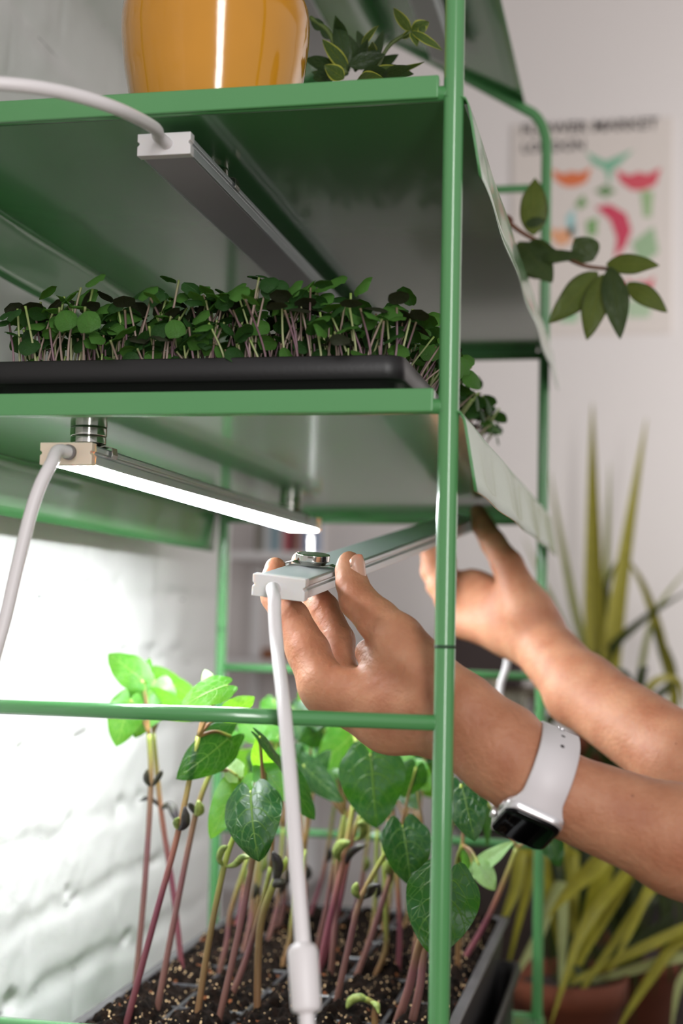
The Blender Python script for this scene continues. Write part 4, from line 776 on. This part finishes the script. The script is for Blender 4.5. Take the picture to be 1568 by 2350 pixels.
class SDF:
    def __init__(s, lo, hi, step):
        s.a = [np.arange(lo[i], hi[i]+step, step) for i in range(3)]; s.step = step; s.F = np.full([len(q) for q in s.a], .05, np.float32)
    def win(s, lo, hi):
        sl = []
        for i in range(3):
            i0 = max(0, np.searchsorted(s.a[i], lo[i])-1); i1 = min(len(s.a[i]), np.searchsorted(s.a[i], hi[i])+1); sl.append(slice(i0, max(i1, i0)))
        return tuple(sl)
    def cone(s, Fd, a, b, ra, rb, k):
        a, b = np.array(a), np.array(b); m = max(ra, rb)+k+.004
        sl = s.win(np.minimum(a, b)-m, np.maximum(a, b)+m)
        if min(q.stop-q.start for q in sl) <= 0: return
        X, Y, Z = np.meshgrid(*[s.a[i][sl[i]] for i in range(3)], indexing='ij'); d = b-a; L2 = max(d@d, 1e-12)
        t = np.clip(((X-a[0])*d[0]+(Y-a[1])*d[1]+(Z-a[2])*d[2])/L2, 0, 1)
        D = np.sqrt((X-a[0]-t*d[0])**2+(Y-a[1]-t*d[1])**2+(Z-a[2]-t*d[2])**2)-(ra+(rb-ra)*t)
        s.smin(Fd, sl, D, k)
    def ell(s, Fd, c, ax, r, k):
        c = np.array(c); m = max(r)+k+.004; sl = s.win(c-m, c+m)
        if min(q.stop-q.start for q in sl) <= 0: return
        X, Y, Z = np.meshgrid(*[s.a[i][sl[i]] for i in range(3)], indexing='ij'); X = X-c[0]; Y = Y-c[1]; Z = Z-c[2]
        q = [(X*ax[i][0]+Y*ax[i][1]+Z*ax[i][2])/r[i] for i in range(3)]; k0 = np.sqrt(q[0]**2+q[1]**2+q[2]**2)+1e-9
        k1 = np.sqrt((q[0]/r[0])**2+(q[1]/r[1])**2+(q[2]/r[2])**2)+1e-9; s.smin(Fd, sl, k0*(k0-1)/k1, k)
    @staticmethod
    def smin(Fd, sl, D, k):
        A = Fd[sl]; h = np.clip(.5+.5*(A-D)/k, 0, 1); Fd[sl] = (A*(1-h)+D*h-k*h*(1-h)).astype(np.float32)
def hand(S, palm, fingers, kp=.014, kf=.007):
    """palm: list of (a, b, ra, rb); fingers: lists of (point, radius)"""
    for q in palm: S.cone(S.F, *q[:4], q[4] if len(q) > 4 else kp)
    base = S.F.copy(); out = S.F.copy()
    for f in fingers:
        G = np.full_like(base, .05)
        for (a, ra), (b, rb_) in zip(f, f[1:]): S.cone(G, a, b, ra, rb_, .003)
        h = np.clip(.5+.5*(base-G)/kf, 0, 1); J = base*(1-h)+G*h-kf*h*(1-h)
        k2 = .0012; h = np.clip(.5+.5*(out-J)/k2, 0, 1); out = out*(1-h)+J*h-k2*h*(1-h)
    S.F = out.astype(np.float32)
def clean(V, Q):                                                       # light Laplacian relax
    E = np.vstack([Q[:, [0,1]], Q[:, [1,2]], Q[:, [2,3]], Q[:, [3,0]]]); n = len(V)
    for _ in range(3):
        s = np.zeros((n, 3)); c = np.zeros(n); np.add.at(s, E[:,0], V[E[:,1]]); np.add.at(s, E[:,1], V[E[:,0]]); np.add.at(c, E[:,0], 1); np.add.at(c, E[:,1], 1)
        V = V + .5*(s/np.maximum(c, 1)[:, None]-V)
    return V
# left hand and forearm (near)
WC = None
g = lambda x, y, z: PZ(x, y, z)
# watch frame first: it fixes how the wrist is turned
wt = g(1207, 1897, .832)
e1 = RC @ nrm([120, -52, 5]); e2 = RC @ nrm([-8.9, -17.1, -30]); e2 = nrm(e2-e1*(e1@e2)); wn = np.cross(e1, e2); wn = wn if (CAM-wt)@wn > 0 else -wn
WR = wt - wn*.0275                                                     # middle of the wrist under the watch
side = nrm(np.cross(wn, e1))
elb = g(2080, 2150, .86); fa = g(1568, 1930, .835)
Sd = SDF((-.16, -.09, -.19), (.26, .22, .13), .00135)
def flat(a, b, ra, rb, wv, ax):                                        # two parallel capsules: a flattened limb
    ax = np.array(ax); return [(a+ax*wv, b+ax*wv, ra, rb), (a-ax*wv, b-ax*wv, ra, rb)]
crease = g(1150, 1722, .858)
IM, MM, RM, PM = g(738, 1568, .912), g(780, 1566, .942), g(806, 1580, .968), g(835, 1600, .99)
palm = []
palm += flat(WR, fa, .0198, .0262, .0055, side) + flat(fa, elb, .0262, .034, .006, side)
palm += flat(WR, crease, .0200, .0205, .006, side)
for m, r0, r1, cx, cy, cz in ((IM, .0165, .0128, 1075, 1672, .862), (MM, .0165, .0125, 1085, 1690, .880), (RM, .0160, .0118, 1095, 1705, .896), (PM, .0155, .0108, 1105, 1718, .908)):
    c0 = g(cx, cy, cz); palm.append((crease, c0, .0200, r0)); palm.append((c0, m, r0, r1))
palm.append((g(1060, 1690, .868), g(880, 1672, .892), .0135, .0120))      # back of the hand
palm.append((g(900, 1672, .892), g(752, 1600, .910), .0125, .0120))
cmc, mcp = g(1062, 1622, .862), g(916, 1466, .898)
palm += [(crease, cmc, .0185, .0165), (cmc, mcp, .0165, .0145), (g(985, 1600, .878), g(900, 1545, .900), .0165, .0125), (g(905, 1538, .902), g(842, 1494, .922), .0115, .0070, .014)]
fing = [
 [(mcp, .0146), (g(868, 1424, .912), .0138), (g(822, 1378, .925), .0122), (g(808, 1338, .932), .0104), (g(803, 1308, .937), .0094), (g(802, 1290, .939), .0074)],
 [(IM, .0146), (g(708, 1496, .928), .0142), (g(668, 1418, .943), .0122), (g(632, 1370, .956), .0095), (g(626, 1336, .966), .0086), (g(632, 1303, .973), .0074)],
 [(MM, .0122), (g(778, 1470, .965), .0108), (g(744, 1398, .985), .0106), (g(716, 1356, 1.000), .0092), (g(700, 1318, 1.012), .0084), (g(692, 1288, 1.016), .0074)],
 [(RM, .0115), (g(758, 1480, .992), .0104), (g(722, 1405, 1.012), .0098), (g(715, 1372, 1.026), .0088), (g(712, 1345, 1.034), .0080)],
 [(PM, .0105), (g(770, 1510, 1.012), .0094), (g(742, 1450, 1.030), .0088), (g(722, 1410, 1.040), .0078)]]
hand(Sd, palm, fing)
V1, Q1 = surface_nets(Sd.F, *Sd.a); V1 = clean(V1, Q1)
# right hand and forearm (far)
Z0 = 1.44
Sr = SDF((-.15, .18, -.11), (.26, .62, .21), .0022)
w2 = g(1222, 1455, Z0-.07); f2 = g(1335, 1585, Z0-.16); f3 = g(1568, 1745, Z0-.27); el2 = g(1980, 2010, Z0-.36); sd2 = nrm(np.cross(f2-w2, CAM-w2))
IM2, MM2, RM2, PM2 = g(1056, 1322, Z0+.035), g(1048, 1362, Z0+.012), g(1050, 1402, Z0-.012), g(1062, 1436, Z0-.030)
palm = flat(w2, f2, .0215, .024, .006, sd2) + flat(f2, f3, .024, .0285, .008, sd2) + flat(f3, el2, .0285, .034, .008, sd2)
for m, r0, r1, c in ((IM2, .0175, .0138, (1172, 1390, Z0-.045)), (MM2, .0175, .0135, (1172, 1415, Z0-.05)), (RM2, .017, .013, (1172, 1438, Z0-.055)), (PM2, .016, .012, (1172, 1458, Z0-.056))):
    c0 = g(*c); palm += [(w2, c0, .0215, r0), (c0, m, r0, r1)]
mc2 = g(1166, 1298, Z0-.055); cm2 = g(1212, 1400, Z0-.08); palm += [(w2, cm2, .021, .019), (cm2, mc2, .019, .0145), (g(1160, 1390, Z0-.02), g(1105, 1360, Z0+.01), .015, .013)]
fing = [[(mc2, .0142), (g(1132, 1245, Z0-.035), .0128), (g(1108, 1205, Z0-.012), .0112), (g(1098, 1176, Z0+.006), .0088)],
 [(IM2, .0130), (g(1012, 1268, Z0+.018), .0115), (g(996, 1232, Z0+.026), .0100), (g(1000, 1192, Z0+.036), .0082)],
 [(MM2, .0128), (g(992, 1312, Z0+.006), .0115), (g(988, 1262, Z0+.014), .0098), (g(1004, 1228, Z0+.022), .0082)],
 [(RM2, .0122), (g(1004, 1345, Z0-.004), .0110), (g(996, 1300, Z0+.004), .0095), (g(1010, 1262, Z0+.010), .0080)],
 [(PM2, .0110), (g(1020, 1378, Z0-.014), .0098), (g(1010, 1335, Z0-.008), .0086), (g(1020, 1300, Z0-.002), .0072)]]
hand(Sr, palm, fing, kp=.016, kf=.008)
V2, Q2 = surface_nets(Sr.F, *Sr.a); V2 = clean(V2, Q2)
SKIN = M('skin', (190, 136, 106), rough=.5, rgb2=(170, 112, 84), vscale=38, bump=.5, bscale=260, sss=.35, sssr=(1, .35, .18), sscale=.006, spec=.28)
def skin_lines(m):                                                     # fine creases and a few freckles
    N = m.node_tree.nodes; L = m.node_tree.links; b = N['Principled BSDF']; tc = N.new('ShaderNodeTexCoord')
    v = N.new('ShaderNodeTexVoronoi'); v.inputs['Scale'].default_value = 150; L.new(tc.outputs['Object'], v.inputs['Vector'])
    lt = N.new('ShaderNodeMath'); lt.operation = 'LESS_THAN'; L.new(v.outputs['Distance'], lt.inputs[0]); lt.inputs[1].default_value = .16
    sc = N.new('ShaderNodeSeparateColor'); L.new(v.outputs['Color'], sc.inputs[0]); l2 = N.new('ShaderNodeMath'); l2.operation = 'LESS_THAN'; L.new(sc.outputs[1], l2.inputs[0]); l2.inputs[1].default_value = .05
    mu = N.new('ShaderNodeMath'); mu.operation = 'MULTIPLY'; L.new(lt.outputs[0], mu.inputs[0]); L.new(l2.outputs[0], mu.inputs[1]); m2 = N.new('ShaderNodeMath'); m2.operation = 'MULTIPLY'; L.new(mu.outputs[0], m2.inputs[0]); m2.inputs[1].default_value = .6
    src = b.inputs['Base Color'].links[0].from_socket; mx = N.new('ShaderNodeMix'); mx.data_type = 'RGBA'; L.new(m2.outputs[0], mx.inputs[0]); L.new(src, mx.inputs[6]); mx.inputs[7].default_value = (*s2l((128, 78, 62)), 1); L.new(mx.outputs[2], b.inputs['Base Color'])
skin_lines(SKIN)
# the rest of the kneeling figure, outside the frame to the right
Sb = SDF((.22, -.32, FLOOR), (1.05, .72, .72), .008)
shN, shF = np.array([.70, .01, .17]), np.array([.70, .37, .17]); mid = (shN+shF)/2; pel = np.array([.74, .19, -.30])
elbN, elbF = elb, el2
Gb = Sb.F
def CC(a, b, ra, rb_, k=.05): Sb.cone(Gb, np.array(a), np.array(b), ra, rb_, k)
CC(mid+[0, -.10, -.02], mid+[0, .10, -.02], .085, .085); CC(mid+[.0, -.06, -.14], mid+[0, .06, -.14], .10, .10); CC(mid+[0, 0, -.14], pel+[0, 0, .06], .115, .105); CC(pel+[0, -.07, 0], pel+[0, .07, 0], .11, .11)
CC(shN, mid, .062, .07); CC(shF, mid, .062, .07)
CC(mid+[-.005, 0, .05], mid+[-.02, 0, .14], .052, .05, .03)
hd = mid+np.array([-.035, 0, .255]); Sb.ell(Gb, hd, np.eye(3), (.098, .076, .105), .02); CC(hd+[-.045, 0, -.065], hd+[-.068, 0, -.088], .045, .03, .03); CC(hd+[-.088, 0, -.002], hd+[-.108, 0, -.036], .010, .014, .012)
for s in (-1, 1): CC(hd+[.0, s*.074, -.015], hd+[.008, s*.080, .012], .012, .016, .008)
torso = (Sb.F.copy(), Sb.a)
for (sh_, el_) in ((shN, elbN), (shF, elbF)): CC(sh_, el_, .050, .040, .03)
for s in (-1, 1):
    hip = pel+[0, s*.085, -.02]; kn = np.array([.58, .19+s*.12, FLOOR+.065]); ft = np.array([.98, .19+s*.11, FLOOR+.05]); CC(hip, kn, .085, .06, .04); CC(kn, ft, .058, .042, .03)
V3, Q3 = surface_nets(Sb.F, *Sb.a); V3 = clean(V3, Q3)
per = thing('person', (float(WR[0]), float(WR[1]), float(V1[:,2].min())), 'person reaching in with bare forearms, both hands holding an unlit light bar', 'person')
body = mk('body', np.vstack([V1, V2, V3]), [tuple(int(i) for i in q) for q in np.vstack([Q1, Q2+len(V1), Q3+len(V1)+len(V2)])], SKIN, per)
def cloth(name, pts, mat, step=.009):
    S_ = SDF((.20, -.36, FLOOR), (1.08, .76, .72), step)
    for a_, b_, ra, rb_ in pts: S_.cone(S_.F, np.array(a_), np.array(b_), ra, rb_, .04)
    v, q = surface_nets(S_.F, *S_.a); return mk(name, clean(v, q), [tuple(int(i) for i in f) for f in q], mat, body)
cl = [(mid+[0, -.10, -.02], mid+[0, .10, -.02], .095, .095), (mid+[0, -.06, -.14], mid+[0, .06, -.14], .112, .112), (mid+[0, 0, -.14], pel+[0, 0, .04], .128, .122), (pel+[0, -.06, .03], pel+[0, .06, .03], .118, .118)]
for sh_, el_ in ((shN, elbN), (shF, elbF)): cl += [(sh_, mid, .072, .08), (sh_, sh_+(el_-sh_)*.93, .062, .054)]
cloth('sweater', cl, M('charcoal_knit', (52, 52, 58), rough=.9, bump=.4, bscale=300))
cl = [(pel+[0, -.07, -.02], pel+[0, .07, -.02], .122, .122)]
for s in (-1, 1): cl += [(pel+[0, s*.085, -.02], (.58, .19+s*.12, FLOOR+.078), .094, .070), ((.58, .19+s*.12, FLOOR+.078), (.93, .19+s*.11, FLOOR+.068), .068, .054)]
cloth('trousers', cl, M('blue_denim', (48, 58, 78), rough=.85, bump=.3, bscale=300))
Sh = SDF(hd-.2, hd+.2, .006); Sh.ell(Sh.F, hd+[.022, 0, .022], np.eye(3), (.100, .086, .106), .02); Sh.cone(Sh.F, hd+[.07, 0, -.02], hd+[.075, 0, -.13], .06, .045, .03)
v, q = surface_nets(Sh.F, *Sh.a); mk('hair', clean(v, q), [tuple(int(i) for i in f) for f in q], M('brown_hair', (70, 48, 34), rough=.5, var=.3, vscale=80, bump=.5, bscale=200), body)
# nails
NAIL = M('fingernail', (206, 156, 136), rough=.28, coat=.2, sss=.3, sssr=(1,.4,.2), sscale=.003)
def nail(tip, back, nd, wd, ln, dist):
    """a curved plate on the outer face of the last joint; nd = which way it faces"""
    d = nrm(tip-back); n = nrm(nd-d*(nd@d)); s = np.cross(d, n); V = []; nu, nv = 9, 9
    for i in range(nu):
        for j in range(nv):
            u = i/(nu-1); v = -1+2*j/(nv-1); a = v*1.05; w_ = wd/2*(1-.10*(1-u)) * (1 if u < .8 else 1-.35*((u-.8)/.2)**2*abs(v)); R = wd/2/math.sin(1.05)
            V.append(back + d*(u*ln - .10*ln*(abs(v)**2)*(1 if u > .5 else -1)) + s*math.sin(a)*R*(w_/(wd/2)) + n*(dist - R*(1-math.cos(a))))
    o = mk('fingernail', V, [tuple(f) for f in grid_faces(nu, nv)], NAIL, body); SOL(o, .0005, 0); return o
tdir = RC @ nrm([.62, .12, .78])
nail(g(806, 1276, .937), g(815, 1338, .931), tdir, .0128, .0172, .0088)

# smart watch on the near wrist
tw = thing('smartwatch', wt, 'white smartwatch with a blank black screen worn on the near wrist', 'watch')
def rbox(c, hx, hy, hz, r, axes, n=8, inset=0.0, dome=0.0):
    """a slab with rounded corners: ring outlines stacked along the third axis"""
    A = axes; out = []
    def ring(k, z):
        pts = []
        for sx, sy, a0 in ((1,1,0),(-1,1,90),(-1,-1,180),(1,-1,270)):
            for a in np.linspace(0, 90, n): t = math.radians(a0+a); rr = r*k; pts.append((sx*(hx-r)+rr*math.cos(t) if True else 0, sy*(hy-r)+rr*math.sin(t), z))
        return pts
    prof = [(.45, -hz), (.82, -hz*.85), (1, -hz*.35), (1, hz*.35), (.86, hz*.82), (.6, hz)]
    V = []; m = 4*n
    for k, z in prof: V += [np.array(c)+A[0]*x+A[1]*y+A[2]*zz for x, y, zz in ring(k, z)]
    Fc = [(i*m+k, i*m+(k+1) % m, (i+1)*m+(k+1) % m, (i+1)*m+k) for i in range(len(prof)-1) for k in range(m)] + [tuple(range(m-1, -1, -1)), tuple(range((len(prof)-1)*m, len(prof)*m))]
    return V, Fc
AX = [e1, side, wn]
if np.dot(np.cross(AX[0], AX[1]), AX[2]) < 0: AX[1] = -AX[1]
SILVER = M('silver_aluminium', (224, 220, 222), rough=.3, metal=.75)
GLASS = M('black_glass', (5, 5, 6), rough=.08, spec=.15)
BAND = M('white_rubber_band', (214, 208, 210), rough=.5)
V, Fc = rbox(wt-wn*.0032, .0182, .0208, .0048, .0080, AX); mk('case', V, Fc, SILVER, tw)
V, Fc = rbox(wt+wn*.0010, .0172, .0197, .0024, .0073, AX); mk('screen', V, Fc, GLASS, tw)
cr_ = wt-wn*.0028-e1*.0186-AX[1]*.006; MB().tube([cr_, cr_-e1*.0026], .0033, 20).build('crown', SILVER, tw, bevel=.0004)
MB().box(wt-wn*.0028-e1*.0186+AX[1]*.008, (.0006, .005, .0014), [e1, AX[1], wn]).build('side_button', SILVER, tw)
# band: follows the wrist section around, from lug to lug
rows = []; na = 64; V = []; wprof = []
a_s, b_s = .0285, .0222
def fld(p):
    i = [int(np.clip(round((p[q]-Sd.a[q][0])/Sd.step), 0, len(Sd.a[q])-1)) for q in range(3)]; return Sd.F[tuple(i)]
def radius(dirn):
    best = 0
    for x in (-.009, 0, .009):
        r = .012
        while r < .045 and fld(WR+e1*x+dirn*r) < 0: r += .0004
        best = max(best, r)
    return best
_ths = np.linspace(-2.52, 2.52, 65); _rad = np.array([radius(nrm(-wn*math.cos(t)+AX[1]*math.sin(t))) for t in _ths])
for _ in range(4): _rad[1:-1] = np.maximum(_rad[1:-1], (_rad[:-2]+_rad[2:])/2)
_rad = np.convolve(np.pad(_rad, 2, mode='edge'), np.ones(5)/5, 'valid')+.0004
def bandp(t): d = nrm(-wn*math.cos(t)+AX[1]*math.sin(t)); return WR + d*float(np.interp(t, _ths, _rad)), d
for i in range(na+1):
    th = -2.52 + (2*2.52)*i/na                                          # 0 = far side of the wrist
    p, nn = bandp(th); q = abs(th)/2.52; hw = .0124 + (.0052*max(0, (q-.86)/.14)**1.5)
    ring = [(-hw, .0008), (-hw+.0010, .0022), (hw-.0010, .0022), (hw, .0008), (hw-.001, -.0004), (-hw+.001, -.0004)]
    V += [p + e1*x + nn*z for x, z in ring]
Fc = [(i*6+k, i*6+(k+1) % 6, (i+1)*6+(k+1) % 6, (i+1)*6+k) for i in range(na) for k in range(6)] + [(5,4,3,2,1,0), tuple(range(na*6, na*6+6))]
band = mk('band', V, Fc, BAND, tw, bevel=None)
cx = SOL
HOLE = M('band_hole', (44, 34, 34), rough=.8)
sgn = 1 if (AX[1] @ (g(1285,1680,.83)-wt)) > 0 else -1
for th in (.74, .98):
    t = th*sgn*1.0; th_ = math.pi-2.52 if False else t
    # holes on the camera side of the band near the fastening
for px_, py_ in ((1287, 1697), (1280, 1718)):
    best = min((np.linalg.norm(np.array(proj(bandp(t)[0] + e1*.0008))-np.array((px_, py_))), t) for t in np.linspace(-2.2, 2.2, 400) if (CAM-WR) @ bandp(t)[1] > 0)
    t = best[1]; p, nn = bandp(t); p = p + e1*.0008
    MB().tube([p+nn*.0018, p+nn*.00235], .0013, 16).build('hole', HOLE, band)
best = min((np.linalg.norm(np.array(proj(bandp(t)[0]))-np.array((1293, 1680))), t) for t in np.linspace(-2.2, 2.2, 400)); t = best[1]
p, nn = bandp(t); MB().tube([p+nn*.0018, p+nn*.0034], .0022, 16).build('stud', SILVER, band, bevel=.0005)
# ------------------------------------------------------------------ light
w = bpy.data.worlds.new('daylight'); scene.world = w; w.use_nodes = True
bg = w.node_tree.nodes['Background']; bg.inputs['Color'].default_value = (1.0, .985, .985, 1); bg.inputs['Strength'].default_value = WORLD
def area(name, loc, target, sx, sy, power, col=(1,1,1)):
    l = bpy.data.lights.new(name, 'AREA'); l.shape = 'RECTANGLE'; l.size = sx; l.size_y = sy; l.energy = power; l.color = col
    o = bpy.data.objects.new(name, l); COL.objects.link(o); o.location = loc
    from mathutils import Vector
    o.rotation_euler = (Vector(target)-Vector(loc)).to_track_quat('-Z', 'Y').to_euler(); return o
area('window_daylight', (.80, -2.2, .45), (-.1, .3, .25), .36, 1.7, WIN, (1, .985, .97))
area('back_wall_fill', (1.3, 1.3, .40), (.85, 2.19, .36), .5, 1.2, SIDE, (1, .99, .98))  # unseen fill light, added to brighten the back wall
